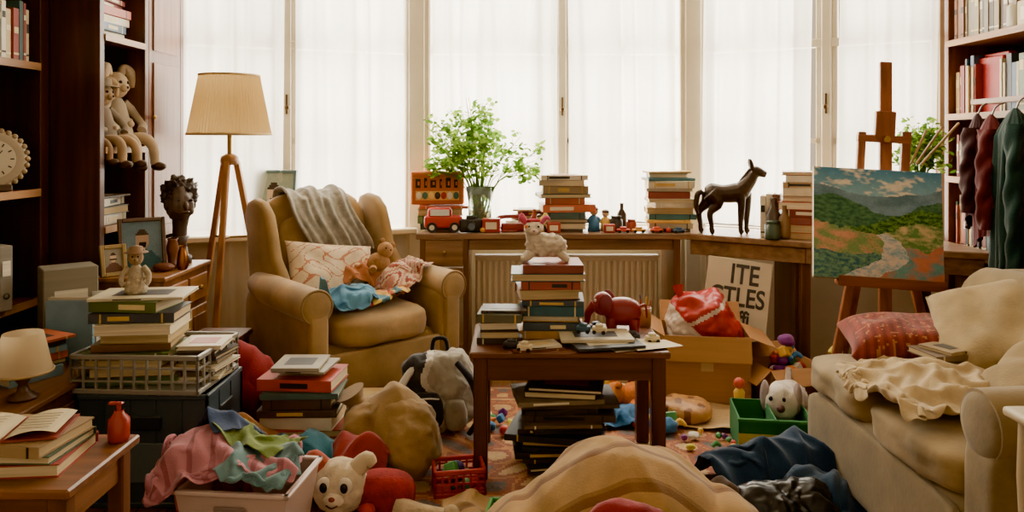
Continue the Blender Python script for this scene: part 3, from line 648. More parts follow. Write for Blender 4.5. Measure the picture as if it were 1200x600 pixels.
def land(u,v):
    n=noise.fractal(Vector((u*5,v*9,1)),1,2,4);n2=noise.noise(Vector((u*22,v*40,3)));n3=noise.noise(Vector((u*60,v*80,8)));n4=noise.noise(Vector((u*9+v*6,v*14,5)))
    def m(a,b_,t):return mixc(C(a),C(b_),t)
    if v>.80+.05*math.sin(u*5+2)+.02*n:
        return mixc(m('#4a8cb0','#8cbccc',(1-v)*4),C('#efe6d4'),max(0,(n+n2*.5+.05)*2.6))
    if v>.67+.07*math.sin(u*7+.6)+.04*n: return m('#7c9cae','#5c7f8c',n+.5+n3*.4)
    if v>.55+.09*math.sin(u*5+3.4)+.03*n2: return m('#2c5a48','#55855c',.5+n2+n3*.5)
    if v>.47+.06*math.sin(u*8+1)+.04*n4: return m('#1f4a30','#6f9a4c',.45+n3*.9+n2)
    rv=.40+.24*math.sin(v*7-.3)+.04*n
    if abs(u-rv)<.03+.24*(.5-v): return m('#e2d2c2','#86b0bc',.3+n2+n3*.7+n4*.8)
    if u<rv:
        if v<.24+.08*n: return m('#2f6470','#76a078',.45+n2+n3*.6)
        return m('#7c9c62','#d89c78',.4+n4*1.5+n3*.6)
    if v>.3+.14*n4: return m('#5f8a50','#d8c088',.35+n2*.8+n4*1.2+n3*.4)
    return m('#cc7a60','#6a9c98',.35+n*1.4+n3*.7+n4)
b=B();b.M=TR((0,0,0),(-10.5,0,0))
b.box((0,.012,.255),(.56,.022,.5),'#d8ccb4','canvas');b.grid(lambda u,v:(-.28+.56*u,0,.005+.5*v),150,130,'#ffffff','canvas',colfn=land,smooth=False)
b.box((0,.015,.003),(.56,.024,.006),'#7a5a3a','woodx')
b.done('landscape_painting',loc=(1.635,3.425,.672),rot=(0,3,-6))
# sign
e=bpy.data.objects.new('lettered_signboard',None);sc.collection.objects.link(e);e.location=(1.16,4.13,.0);e.rotation_euler=(math.radians(-10),math.radians(6),math.radians(-16))
b=B();b.box((0,0,.34),(.34,.012,.64),'#d6cab0','paint',bev=.003);b.box((0,0,.02),(.3,.012,.04),'#5a4030','woodx');o=b.done('board',parent=e)
ink=bpy.data.materials.new('ink');ink.use_nodes=True;ink.node_tree.nodes['Principled BSDF'].inputs['Base Color'].default_value=(.05,.045,.04,1)
for i,(s,sz,z,x) in enumerate([('ITE',.15,.53,.03),('CTLES',.14,.41,0),('o  ffi',.11,.31,0)]):
    tc=bpy.data.curves.new('lettering','FONT');tc.body=s;tc.size=sz;tc.extrude=.001;tc.offset=.003;tc.align_x='CENTER';to=bpy.data.objects.new('lettering',tc);sc.collection.objects.link(to);to.parent=e
    to.location=(x,-.0075,z);to.rotation_euler=(math.pi/2,0,0);to.scale=(.76,1,1);tc.materials.append(ink)
# foal sculpture
b=B();BR='#3e3026'
b.tube([(-.135,0,.245),(-.1,0,.25),(-.03,0,.245),(.05,0,.255),(.095,0,.275)],[.035,.062,.056,.062,.045],BR,'bronze',14)
b.tube([(.075,0,.27),(.11,0,.31),(.135,0,.345),(.145,0,.375)],[.056,.042,.034,.028],BR,'bronze')
b.tube([(.13,0,.385),(.16,0,.385),(.195,-.005,.37),(.215,-.006,.362)],[.03,.032,.024,.019],BR,'bronze')
for s in(-1,1):
    b.tube([(.135,s*.016,.4),(.125,s*.03,.435),(.12,s*.034,.46)],[.014,.014,.005],BR,'bronze')
    fx=.085+s*.02
    b.tube([(fx,s*.024,.25),(fx+.005,s*.027,.18),(fx+.003,s*.027,.125),(fx,s*.027,.05),(fx+.003,s*.027,.02),(fx+.014,s*.027,.01)],[.034,.024,.02,.014,.015,.019],BR,'bronze')
    hx=-.12-s*.03
    b.tube([(-.11,s*.025,.25),(hx+.025,s*.029,.19),(hx-.02,s*.029,.13),(hx-.012,s*.029,.06),(hx-.01,s*.029,.02),(hx+.004,s*.029,.01)],[.052,.037,.02,.015,.015,.019],BR,'bronze')
b.tube([(-.15,0,.26),(-.18,0,.24),(-.19,0,.17),(-.18,0,.12)],[.014,.018,.016,.007],BR,'bronze')
for i in range(6): b.ell((.075+.011*i,0,.33+.014*i),(.014,.009,.014),BR,'bronze')
o=b.done('bronze_foal_statue',loc=(1.23,4.36,.771),rz=-10,remesh=.005);o.scale=(.95,.95,.93)
# plant
def plant(name,loc,n,sp,hh,seed,leafs=.03,vase='glass',vh=.26,vr=.085,ys=.5):
    rng=random.Random(seed);b=B()
    if vase=='glass':
        b.lathe((0,0,0),[(.001,0),(vr*.75,0),(vr*.85,.02),(vr*.8,vh*.6),(vr,vh),(vr*.96,vh),(vr*.76,vh*.6),(vr*.8,.03),(.001,.02)],'#b8c8a8','glass',n=28)
    else: b.lathe((0,0,0),[(.001,0),(vr*.7,0),(vr,vh),(vr*.9,vh),(vr*.85,vh*.9),(.001,vh*.9)],'#aa6a4a','paint')
    GR=['#8ab044','#a0c452','#6a963a','#b6d468','#5a842e']
    for i in range(n):
        a=rng.uniform(0,6.28);r=sp*math.sqrt(rng.random());top=Vector((r*math.cos(a),r*math.sin(a)*ys,vh+hh*(.2+.8*rng.random())*(1-.45*(r/sp)**2)))
        base=Vector((rng.uniform(-.03,.03),rng.uniform(-.03,.03),.03));mid=Vector((top.x*.35,top.y*.35,vh+.3*(top.z-vh)))
        b.tube([base,mid,top],[.003,.0025,.0015],'#7a9a3c','leaf',5,4)
        for k in range(rng.randint(3,5)):
            t=rng.uniform(.3,1);c=mid.lerp(top,t)+Vector((rng.uniform(-.05,.05),rng.uniform(-.03,.03),rng.uniform(-.02,.05)))
            b.tube([mid.lerp(top,max(0,t-.2)),c],[.0015,.001],'#7a9a3c','leaf',4,1)
            for q in range(rng.randint(6,9)):
                az=rng.uniform(0,6.28);L=leafs*rng.uniform(.6,1.25);col=C(rng.choice(GR));M=Matrix.Translation(c+Vector((rng.uniform(-.03,.03),rng.uniform(-.03,.03),rng.uniform(-.02,.025))))@Euler((rng.uniform(-.9,.9),rng.uniform(-.9,.9),az)).to_matrix().to_4x4()
                b.add([(0,0,0),(L*.3,-L*.35,.002),(L*.75,-L*.4,0),(L,0,-.003),(L*.75,L*.4,0),(L*.3,L*.35,.002)],[(0,1,2,3),(0,3,4,5)],col,'leaf',False,M)
    if vase=='glass':
        for i in range(60):
            a=rng.uniform(0,6.28);q=rng.uniform(0,vr*.6);z=rng.uniform(.05,vh*.8);M=TR((q*math.cos(a),q*math.sin(a),z),(rng.uniform(0,360),rng.uniform(0,360),0));L=.035
            b.add([(0,0,0),(L*.5,-L*.35,0),(L,0,0),(L*.5,L*.35,0)],[(0,1,2,3)],C(rng.choice(GR)),'leaf',False,M)
    return b.done(name,loc=loc)
plant('leafy_plant_in_vase',(-.19,4.56,.771),52,.4,.56,5,leafs=.034)
plant('potted_plant',(2.1,3.95,.771),30,.13,.32,9,vase='pot',vh=.36,vr=.06)
# counter objects
stack('book_stack',(.31,4.56,.771),.33,.31,.24,['#4a3c32','#9a7f5a','#c9b893','#3f5a55','#c5653f','#5b4a3c','#d8ccb4','#6a5a4c'],31)
stack('book_stack',(.93,4.55,.771),.35,.29,.22,['#d0c4a4','#3f6a70','#d0aa5e','#4a3c32','#466080','#d4ccb0','#8a3f32','#e0b050'],32)
stack('book_stack',(1.6,4.2,.771),.36,.26,.2,RPAL,33,rz=-25)
row('book_row',(1.40,4.3,.771),-25,.1,.18,.24,.16,['#6a4434','#4a3c32','#d8cdb4','#8a7a3c'],35)
stack('book_stack',(.1,4.66,.771),.12,.2,.18,RPAL,36)
stack('book_stack',(-.42,4.66,.771),.14,.3,.22,['#6a8a5a','#c8bda4','#c5653f','#d8d0bc','#3f5a55'],37)
b=B()
b.box((0,0,.1),(.32,.12,.2),'#c86e2c','paint',bev=.012,seg=2);b.box((0,-.061,.1),(.29,.002,.165),'#b85e26','paint');b.box((0,0,.16),(.324,.124,.006),'#d8b060','metal');b.box((0,-.0622,.055),(.26,.002,.055),'#d8b060','paint')
tcs=['#f0d070','#e8e0cc','#2a2a26','#3a6a5a','#b02a22']
for i,(wd,hh) in enumerate([(.03,.055),(.018,.06),(.034,.045),(.014,.055),(.03,.06),(.022,.05)]): b.box((-.115+i*.045,-.063,.128+.004*math.sin(i*2)),(wd,.002,hh),'#221c16','paint');b.box((-.115+i*.045+.003,-.0642,.128),(wd*.35,.002,hh*.4),'#c86e2c','paint')
for i in range(7): b.ell((-.11+i*.037,-.064,.055),(.017,.003,.022),tcs[(i*2+1)%5],'paint')
b.tube([(-.06,0,.2),(-.05,0,.235),(.05,0,.235),(.06,0,.2)],[.005]*4,'#3a2a1c','plastic')
b.done('vintage_lunch_box',loc=(-.45,4.66,.771+.146),rz=3)
b=B()
b.box((0,0,.06),(.22,.1,.07),'#b8281e','plastic',bev=.015,seg=3);b.box((-.02,0,.11),(.14,.09,.06),'#b8281e','plastic',bev=.018,seg=3);b.box((-.02,-.046,.115),(.11,.004,.035),'#dfe4e0','plastic')
for x in(-.065,.065): b.cyl((x,-.056,.03),(x,-.045,.03),.03,.03,'#1a1a1a','plastic');b.cyl((x,-.06,.03),(x,-.055,.03),.015,.015,'#d8d0c0','plastic');b.cyl((x,.045,.03),(x,.056,.03),.03,.03,'#1a1a1a','plastic')
b.ell((.112,-.03,.06),.012,'#f0e0a0','plastic');b.done('toy_van',loc=(-.4,4.47,.771),rz=5)
b=B()
b.box((0,0,.025),(.14,.11,.05),'#8c1f1c','plastic',bev=.014,seg=3);b.lathe((0,-.005,.05),[(.001,.01),(.035,.01),(.04,0)],'#e0d4bc','plastic');b.tube([(-.08,.02,.06),(-.06,.02,.08),(.06,.02,.08),(.08,.02,.06)],[.018,.012,.012,.018],'#8c1f1c','plastic');b.tube([(-.07,0,.02),(-.1,-.05,.008),(-.04,-.08,.008),(.02,-.07,.008)],[.004]*4,'#a8302a','plastic',6)
b.done('telephone',loc=(.0,4.52,.771),rz=8)
b=B();b.box((0,0,.04),(.13,.07,.075),'#2c2a28','leather',bev=.008,seg=2);b.box((0,0,.085),(.05,.05,.025),'#2c2a28','leather',bev=.006);b.cyl((0,-.03,.04),(0,-.07,.04),.028,.026,'#3a3836','metal');b.cyl((0,-.07,.04),(0,-.072,.04),.02,.02,'#5a6a7a','plastic');b.done('camera',loc=(-.24,4.45,.771),rz=8)
def smalls(name,loc,rz,items):
    b=B()
    for it in items:
        k,x,y,c,s=it
        if k=='box': b.box((x,y,s*.5),(s*1.3,s*.8,s),c,'cover',bev=.004);b.box((x,y-s*.41,s*.5),(s*.8,.002,s*.5),'#e8dcc0','cover')
        if k=='jar': b.lathe((x,y,0),[(.001,0),(s*.4,0),(s*.42,s*.1),(s*.42,s*.75),(s*.3,s*.85),(s*.34,s*.87),(s*.34,s),(.001,s)],c,'plastic')
        if k=='bot': b.lathe((x,y,0),[(.001,0),(s*.17,0),(s*.18,s*.1),(s*.18,s*.6),(s*.07,s*.78),(s*.07,s*.95),(s*.08,s),(.001,s)],c,'plastic')
        if k=='ball': b.ell((x,y,s*.5),s*.5,c,'plastic')
        if k=='fig':
            b.lathe((x,y,0),[(.001,0),(s*.25,0),(s*.22,s*.3),(s*.12,s*.62),(.001,s*.65)],c,'plastic');b.ell((x,y,s*.78),s*.17,'#e0b890','plastic');b.tube([(x-s*.25,y,s*.35),(x-s*.1,y,s*.55),(x+s*.1,y,s*.55),(x+s*.25,y,s*.4)],[s*.06]*4,c,'plastic');b.ell((x,y,s*.86),(s*.18,s*.18,s*.11),'#4a3428','plastic')
        if k=='car':
            b.box((x,y,s*.3),(s*1.6,s*.8,s*.3),c,'plastic',bev=.006,seg=2);b.box((x,y,s*.55),(s*.8,s*.7,s*.3),c,'plastic',bev=.008,seg=2)
            for q in(-.45,.45):
                for w in(-.4,.35): b.cyl((x+s*q,y+s*w,s*.18),(x+s*q,y+s*(w+.08),s*.18),s*.18,s*.18,'#151515','plastic',12)
    return b.done(name,loc=loc,rz=rz)
smalls('counter_trinkets',(-.12,4.45,.771),0,[('box',.0,0,'#a8281e',.08),('ball',-.05,-.03,'#d8a040',.03)])
smalls('counter_trinkets',(.14,4.44,.771),0,[('fig',.02,-.01,'#e9b54a',.11),('box',-.03,-.02,'#c9b893',.04),('box',.1,-.02,'#a83428',.06),('bot',-.01,.05,'#a8402e',.13)])
smalls('counter_trinkets',(.52,4.5,.771),0,[('fig',-.04,0,'#3f7aaa',.15),('fig',.03,.02,'#e9b54a',.13),('jar',.09,0,'#3a3a3a',.09),('bot',.13,.05,'#4a3c32',.16),('jar',.18,0,'#9a4436',.07)])
smalls('counter_trinkets',(.8,4.42,.771),0,[('car',-.16,0,'#c5382e',.05),('car',-.07,0,'#e0a040',.05),('car',.03,0,'#d8553a',.05),('ball',.1,.0,'#c5382e',.03),('car',.16,.0,'#4a6a8a',.045),('box',-.24,0,'#a83428',.05)])
smalls('bottle_group',(1.42,4.12,.771),-30,[('bot',-.03,.06,'#4a3c32',.22),('bot',.03,.05,'#7a5a34',.18),('jar',-.02,-.0,'#3a4a3a',.1)])
smalls('counter_trinkets',(1.72,3.98,.771),-35,[('box',0,0,'#b03a2a',.06),('bot',.08,.02,'#3f6a70',.13),('jar',-.07,.02,'#c09a4e',.07)])
frame('picture_frame',(-1.41,4.5,.76),-5,.27,.37,'#6a8a8a',portrait('#9aaa9a','#d8c0a0','#5a6a7a'),tilt=-8)
# right bookcase
b=B();RW='#7c4829';xa,xb=2.33,2.68
b.wb(xa,xb,4.1,4.14,0,2.6,RW,'woodz',.003);b.wb(xb,xb+.02,2.5,4.14,0,2.6,'#5a3824','woodz');b.wb(xa,xb,2.5,2.54,0,2.6,RW,'woodz',.003);b.wb(xa,xb,3.3,3.34,0,2.6,RW,'woodz',.003)
RS=(.05,.39,.73,1.11,1.44,1.83,2.2,2.58)
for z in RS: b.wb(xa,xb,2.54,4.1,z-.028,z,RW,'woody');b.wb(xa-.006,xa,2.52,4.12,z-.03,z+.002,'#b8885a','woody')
b.done('bookcase')
row('book_row',(2.45,4.08,1.83),-90,.5,.2,.28,.2,['#8a806a','#8a5a3a','#998863','#7a5f3a','#6a4a34','#4a3a30'],41)
row('book_row',(2.45,4.08,1.44),-90,.18,.22,.3,.2,RPAL,42);row('book_row',(2.45,3.7,1.44),-90,.33,.2,.28,.2,PAL,43)
row('book_row',(2.45,4.08,1.11),-90,.7,.16,.24,.2,['#3a2c22','#2f3a35','#8a6f4a','#b9a883','#5a4a3c','#8a3426'],44)
row('book_row',(2.45,4.08,.73),-90,.72,.2,.3,.2,PAL,45,tr=(.01,.025));row('book_row',(2.45,4.08,.39),-90,.74,.2,.27,.2,['#5a7a5a','#c8bda4','#b9a883','#6b4a2c','#4b6a74','#b98a3e'],46,tr=(.01,.025))
row('book_row',(2.45,3.25,.73),-90,.6,.2,.3,.2,PAL,47);row('book_row',(2.45,3.25,1.83),-90,.6,.2,.3,.2,PAL,48)
b=B();b.box((0,0,.14),(.02,.2,.28),'#a8201c','cover',bev=.004);b.box((.04,0,.15),(.04,.2,.3),'#a02018','cover',bev=.004);b.done('red_box_file',loc=(2.4,3.84,1.44))
smalls('shelf_trinkets',(2.4,3.62,1.83),-90,[('jar',0,0,'#a8a088',.14),('box',.12,0,'#c9b893',.12)])
smalls('blue_tin',(1.95,3.34,.38),0,[('jar',0,0,'#3f7a90',.09)])
b=B();b.wb(-.2,.28,-.22,.22,.0,.36,'#5a3828','woodz',.004);b.wb(-.21,.29,-.23,.23,.36,.38,'#6a4834','woodx',.004);b.wb(-.0,.25,-.2,.15,.38,.44,'#a03028','cover',.004);b.wb(.02,.2,-.15,.15,.44,.49,'#8a3830','cover',.004);b.wb(-.15,.22,-.235,-.22,.05,.33,'#6a4834','woodx',.004);b.done('wooden_chest',loc=(2.03,3.4,0))
# coats : gathered cloth hanging from hooks
b=B()
def coat(cx,cy,col,w,hh,seed,z1=1.43):
    rr=random.Random(seed);ph=[rr.uniform(0,6.28) for _ in range(5)]
    def f(u,v):
        a=u*6.283;dn=1-v
        sh=min(1,.12+(dn*6)**.7) if dn<.16 else 1
        r=w*sh*(.82+.25*dn)
        fold=(1-2*abs(math.sin(a*4.5+ph[0]+.6*math.sin(dn*4+ph[1]))))*.18+.10*math.sin(a*9+ph[2]+dn*3)+.06*math.sin(a*17+ph[3])
        r*=1+fold*min(1,.25+dn*1.2)
        z=z1-hh*dn-.03*math.sin(a*2+ph[4])*dn-.02*abs(math.sin(a))*sh
        return (cx+r*.5*math.cos(a),cy+r*.9*math.sin(a),z)
    b.grid(f,130,36,col,'fabric')
    def g(u,v):
        a=u*6.283;dn=1-v;r=.036*(1+.16*math.sin(a*3+dn*14+ph[1])+.1*math.sin(dn*34+a*2+ph[2]))*(1.05-.2*dn)
        return (cx-.05-.03*math.sin(dn*2.2)+r*math.cos(a),cy-w*(.6+.25*math.sin(dn*2))+r*math.sin(a),z1-.07-hh*.78*dn)
    b.grid(g,28,40,col,'fabric')
    b.tube([(cx,cy,z1-.02),(cx+.02,cy,z1+.03),(cx+.06,cy,z1+.05)],[.004]*3,'#8a8a8a','metal',6)
coat(2.17,3.58,'#3c1a20',.075,.5,5);coat(2.14,3.43,'#5e1820',.1,.56,7,1.42);coat(2.13,3.25,'#0f3430',.14,.76,1,1.44);coat(2.13,3.03,'#7a1a1c',.12,.8,2);coat(2.15,2.84,'#c8bca4',.1,.7,8);coat(2.17,2.68,'#1c2430',.11,.85,4)
b.bar((2.22,2.6,1.485),(2.22,3.7,1.485),.025,.025,'#9a6a44','woody',up=(0,0,1));b.bar((2.22,3.65,1.485),(2.335,3.65,1.485),.02,.02,'#9a6a44','woodx',up=(0,0,1));b.bar((2.22,2.65,1.485),(2.335,2.65,1.485),.02,.02,'#9a6a44','woodx',up=(0,0,1))
b.done('hanging_coats')
# sofa
SF='#85714c';SF2='#957f56'
b=B()
b.puff((1.62,2.56,.2),(.42,.54,.15),SF,'velvet',p=12)
for yc in(2.3,2.82): b.puff((1.55,yc+.02,.385),(.38,.265,.075),SF2,'velvet',p=5,n=20,amp=.016,freq=7,seed=yc)
b.puff((1.2,2.56,.19),(.02,.53,.13),SF,'velvet',p=6)
b.puff((1.97,2.56,.52),(.12,.55,.3),SF,'velvet',p=5,n=14)
for yc in(2.3,2.82): b.puff((1.83,yc,.62),(.1,.25,.2),SF2,'velvet',rot=(0,14,0),p=3.4,n=14,amp=.01,freq=6,seed=yc*3)
b.puff((1.63,2.0,.3),(.42,.085,.26),SF,'velvet',p=8,n=14)
b.tube([(1.22,2.0,.56),(1.4,2.0,.565),(1.7,2.0,.57),(2.0,2.0,.57)],[.092,.095,.095,.09],SF2,'velvet',26)
b.lathe((1.222,2.0,.56),[(.001,.012),(.06,.012),(.082,.006),(.092,-.006)],SF,'velvet',n=28,rot=(0,-90,0))
for x in(1.25,1.98):
    for y in(2.0,3.04): b.lathe((x,y,0),[(.001,0),(.02,0),(.026,.07)],'#3c2416','woodz',12)
b.done('sofa')
def rp(u,v):
    t=math.sin(u*13+math.sin(v*5))*math.sin(v*13+math.sin(u*6));return C('#b07040') if abs(t)<.05 and abs(u)<.9 else mixc(C('#903828'),C('#702a20'),.5+.5*math.sin(u*40))
b=B();b.pillow((0,0,0),.44,.33,.16,'#8c3424','fabric',n=60,colfn=rp);b.done('red_pillow',loc=(1.5,2.93,.54),rot=(8,-3,-14))
b=B();b.pillow((0,0,0),.5,.42,.18,'#ac966c','fabric',n=24,seed=3);b.done('linen_pillow',loc=(1.74,2.72,.63),rot=(42,-18,-40))
b=B();b.pillow((0,0,0),.4,.34,.16,'#a08a60','fabric',n=24,seed=7);b.done('linen_pillow',loc=(1.72,2.42,.57),rot=(24,-22,-60))
b=B();b.pillow((0,0,0),.34,.3,.14,'#988258','fabric',n=24,seed=9);b.done('linen_pillow',loc=(1.6,2.25,.56),rot=(14,-12,-20))
def sofaH(x,y):
    o=np.where((x>1.16)&(x<1.95)&(y>2.08)&(y<3.08),.472,0.);o=np.where((x>1.16)&(y<=2.1)&(y>1.9),.66,o)
    q=np.clip(1-((x-1.4)/.22)**2-((y-2.5)/.24)**2,0,1);return np.where(o>.4,o+.05*q,o)
cloth('cream_throw',.82,.62,1.36,2.54,.03,sofaH,.85,.85,14,12,col='#bfa87e',nx=66,ny=54,fold=.05,fr=30,fric=.7,steps=60)
b=B();book(b,.2,.15,.02,C('#7a6858'),TR((0,0,0)),random.Random(1));book(b,.18,.13,.012,C('#a08a68'),TR((.02,.0,.0215),(0,0,14)),random.Random(2));b.done('sofa_books',loc=(1.54,2.72,.54),rz=10)
b=B();b.box((0,0,.645),(.3,.3,.025),'#bfae8a','paint',bev=.01,seg=2);b.box((0,0,.6),(.25,.25,.07),'#b8a580','paint',bev=.004)
for sx in(-1,1):
    for sy in(-1,1): b.lathe((sx*.11,sy*.11,0),[(.001,0),(.014,0),(.02,.1),(.016,.3),(.024,.5),(.02,.64)],'#b8a580','paint',14)
b.done('cream_side_table',loc=(1.34,1.72,0))
# rug
def rug(u,v):
    bx=min(u,1-u)*1.95;by=min(v,1-v)*1.9;e=min(bx,by)
    n=noise.noise(Vector((u*160,v*160,0)))*.5
    R1,R2,Cr,Bl,Og=C('#8a3a28'),C('#6c2820'),C('#c8a470'),C('#3f4c58'),C('#b87840')
    if e<.03: c=R2
    elif e<.05: c=Cr
    elif e<.2:
        t=math.sin(u*70)*math.sin(v*70);c=Cr if t>.45 else (Bl if t<-.4 else R1)
    elif e<.225: c=Cr
    else:
        a=math.sin(u*42+math.sin(v*21)*1.5);d=math.sin(v*42+math.cos(u*21)*1.5);t=a*d
        c=Cr if t>.55 else Bl if t<-.55 else (Og if abs(t)<.1 else R1)
    return mixc(c,C('#a07850'),.25+n*.6)
b=B();b.grid(lambda u,v:(-.95+1.9*u,-.95+1.9*v,.004),170,170,'#7a2f20','fabric',colfn=rug,smooth=False);b.wb(-.95,.95,-.95,.95,0.0005,.0035,'#5c2018','fabric');b.done('persian_rug',loc=(.32,3.1,0),rz=-2)
# blanket mound
Hm=domes(0,(.33,2.34,.36,.3,.35),(.08,2.3,.22,.24,.2),(.62,2.3,.2,.24,.2),pw=.6)
def bl(u,v): 
    q=(v*7)%1
    return C('#7c5630') if q<.09 else C('#8f6a3e') if .14<q<.2 else C('#ac8852')
cloth('striped_blanket',1.3,1.0,.34,2.36,.03,Hm,.88,.82,3,21,colfn=bl,nx=100,ny=84,kind='fabric',steps=55,fold=.035,fr=24,fric=.6,thick=.008)
b=B();b.puff((0,0,.16),(.14,.07,.16),'#8c1a22','fabric',p=2.4,n=20,amp=.02,freq=8);b.done('red_floor_cushion',loc=(.31,2.06,0.01),rz=-5)
cloth('brown_shirt',.4,.34,.7,2.5,.02,domes(0,(.7,2.52,.16,.13,.12)),.8,.8,10,22,col='#4a3628',fold=.05,fr=28)
cloth('navy_blanket',.66,.54,.98,2.86,.03,domes(0,(1.02,2.9,.24,.17,.16),(.84,2.86,.18,.15,.11)),.8,.8,15,33,col='#17334f',nx=68,ny=58,kind='fabric',fold=.06,fr=26)
cloth('denim_blanket',.42,.3,1.08,2.72,.03,domes(0,(1.08,2.74,.15,.12,.1)),.8,.8,-25,34,col='#1f3c58',nx=42,ny=34,fold=.05,fr=30)
b=B();b.puff((0,0,.08),(.15,.1,.1),'#141416','bag',p=2.4,n=34,amp=.04,freq=7,seed=2,zmin=-.075);b.done('black_plastic_bag',loc=(.9,2.52,0))
# floor mess centre-right
b=B();b.puff((0,0,.05),(.12,.08,.05),'#d87a30','fur',p=2.3,amp=.01,freq=20);b.puff((-.13,.02,.06),(.05,.05,.05),'#d88438','fur',p=2.2)
for s in(-1,1): b.ell((-.13,.02+s*.035,.105),.018,'#c86e28','fur');b.ell((-.17,.02+s*.018,.07),.006,'#15100c');b.tube([(.05,s*.06,.03),(.14,s*.09,.025)],[.028,.022],'#d87a30','fur');b.tube([(-.06,s*.06,.03),(-.1,s*.11,.025)],[.024,.02],'#d87a30','fur')
b.done('plush_bear',loc=(.64,3.78,.006),rz=15)
heap('toy_heap',(.45,3.95,.0),18,.17,.08,51);heap('toy_heap',(.66,3.5,.006),20,.13,.05,52,['#3f7ab0','#c8322a','#e07a2e','#4f9a5a','#e0b040']);heap('toy_heap',(.85,3.3,.006),12,.14,.02,53,s=(.012,.022));heap('toy_heap',(-.05,3.5,.006),14,.14,.04,54,s=(.015,.03))
cloth('blue_shirt',.34,.28,.5,3.55,.02,domes(.006,(.5,3.55,.12,.08,.05)),.8,.8,0,41,col='#2f6aa0',nx=34,ny=30,fold=.03)
b=B();b.puff((0,0,.05),(.13,.1,.05),'#a8763e','leather',p=2.6,n=20,amp=.015,freq=12,colfn=lambda q:C('#7a4c2c') if math.sin(q.x*60)*math.sin(q.y*50)>.5 else C('#b8864e'));b.done('patterned_pouch',loc=(.8,3.56,.006),rz=-20)
cloth('canvas_sheet',.5,.36,.88,3.6,.01,flat(.006),.95,.95,-15,43,col='#c0a274',wr=.008,nx=34,ny=30,kind='canvas',fold=.012,fr=20)
b=B();b.wb(-.13,.13,-.08,.08,0,.1,'#b02f2c','plastic',.006);b.wb(-.11,.11,-.082,-.08,.02,.08,'#e0c8a0','plastic');b.done('red_toy_box',loc=(.5,4.12,0))
def crate(name,loc,w,d,h,col,rz=0,rows=4,colsn=7,solidw=False):
    b=B();t=.006
    b.wb(-w/2,w/2,-d/2,d/2,0,t,col,'plastic')
    for z in(0.01,h-.008): 
        for y in(-d/2,d/2): b.box((0,y,z),(w+.012,.012,.018),col,'plastic',bev=.003)
        for x in(-w/2,w/2): b.box((x,0,z),(.012,d+.012,.018),col,'plastic',bev=.003)
    if solidw:
        for y in(-d/2+t/2,d/2-t/2): b.box((0,y,h/2),(w,t,h),col,'plastic')
        for x in(-w/2+t/2,w/2-t/2): b.box((x,0,h/2),(t,d,h),col,'plastic')
        b.box((0,-d/2-.004,h*.75),(w*.3,.01,.05),'#2a3238','plastic',bev=.004);b.box((w/2+.004,0,h*.75),(.01,d*.35,.05),'#2a3238','plastic',bev=.004)
        b.box((w/2+.003,0,h*.42),(.006,d*.5,h*.3),'#8a9498','plastic',bev=.003);b.box((0,-d/2-.003,h*.4),(w*.5,.006,h*.35),'#5c6a70','plastic',bev=.003)
    for i in range(colsn+1):
        x=-w/2+w*i/colsn
        for y in(-d/2,d/2): b.box((x,y,h/2),(.008,.008,h),col,'plastic')
    m=max(2,int(colsn*d/w))
    for i in range(m+1):
        y=-d/2+d*i/m
        for x in(-w/2,w/2): b.box((x,y,h/2),(.008,.008,h),col,'plastic')
    if not solidw:
        for j in range(1,rows):
            z=h*j/rows
            for y in(-d/2,d/2): b.box((0,y,z),(w,.005,.007),col,'plastic')
            for x in(-w/2,w/2): b.box((x,0,z),(.005,d,.007),col,'plastic')
    return b.done(name,loc=loc,rz=rz)
crate('red_basket',(-.2,2.86,.001),.18,.13,.1,'#a82420',rz=10);heap('toy_blocks',(-.2,2.86,.01),12,.05,.13,61,['#2f4f5a','#3a2c6a','#4f9a5a','#c8322a'],(.02,.03))
crate('green_basket',(.0,2.62,.001),.16,.12,.05,'#4f9f4a',rz=-8)
b=B()
def sk(q): return mixc(C('#856840'),C('#9c7e50'),.5+.5*math.sin(q.x*30))
b.puff((0,0,.15),(.2,.15,.15),'#8f734a','fabric',p=2.5,n=34,amp=.045,freq=5,seed=14,zmin=-.148,colfn=sk)
b.tube([(-.12,0,.22),(-.16,0,.27),(-.18,-.01,.31)],[.08,.035,.06],'#856840','fabric',16)
b.done('burlap_sack',loc=(-.46,3.0,0),rz=-12)
cloth('burlap_cloth',.42,.34,-.44,2.96,.02,domes(0,(-.46,3.0,.22,.17,.31)),.85,.85,20,77,col='#937548',fold=.04,fr=22,nx=46,ny=40)
stack('book_stack',(-.83,3.08,0),.38,.36,.26,['#d8ccb4','#9a3a30','#4a3c32','#d4ccb4','#c8a878','#3f5a55','#b04434'],71,tr=(.02,.05))
stack('magazine_stack',(-.83,3.08,.395),.03,.24,.2,['#5a5048','#9a9280','#c9bda6'],72,tr=(.008,.015),jit=15)
stack('book_stack',(-.62,3.42,0),.17,.26,.2,RPAL,73)
b=B()
def bpc(q):
    t=q.x+q.z*.3+.03*math.sin(q.z*25)
    if t>.0: return C('#a8a294')
    if t>-.03: return C('#cfcabd')
    return C('#3c3c42')
b.puff((0,0,.18),(.16,.11,.185),'#26262a','fabric',p=2.7,n=44,amp=.035,freq=7,seed=3,zmin=-.178,colfn=bpc)
b.puff((-.06,-.1,.12),(.08,.035,.08),'#34343a','fabric',p=3,n=14,amp=.008,freq=10)
b.puff((.07,-.1,.1),(.05,.03,.07),'#989284','fabric',p=3,n=14,amp=.008,freq=10)
b.tube([(-.11,-.136,.18),(-.05,-.14,.185),(.0,-.136,.18)],[.004]*3,'#c8c4bc','metal',6)
b.tube([(-.03,.02,.34),(-.02,.02,.4),(.03,.02,.4),(.04,.02,.34)],[.01]*4,'#1a1a1c','fabric',8)
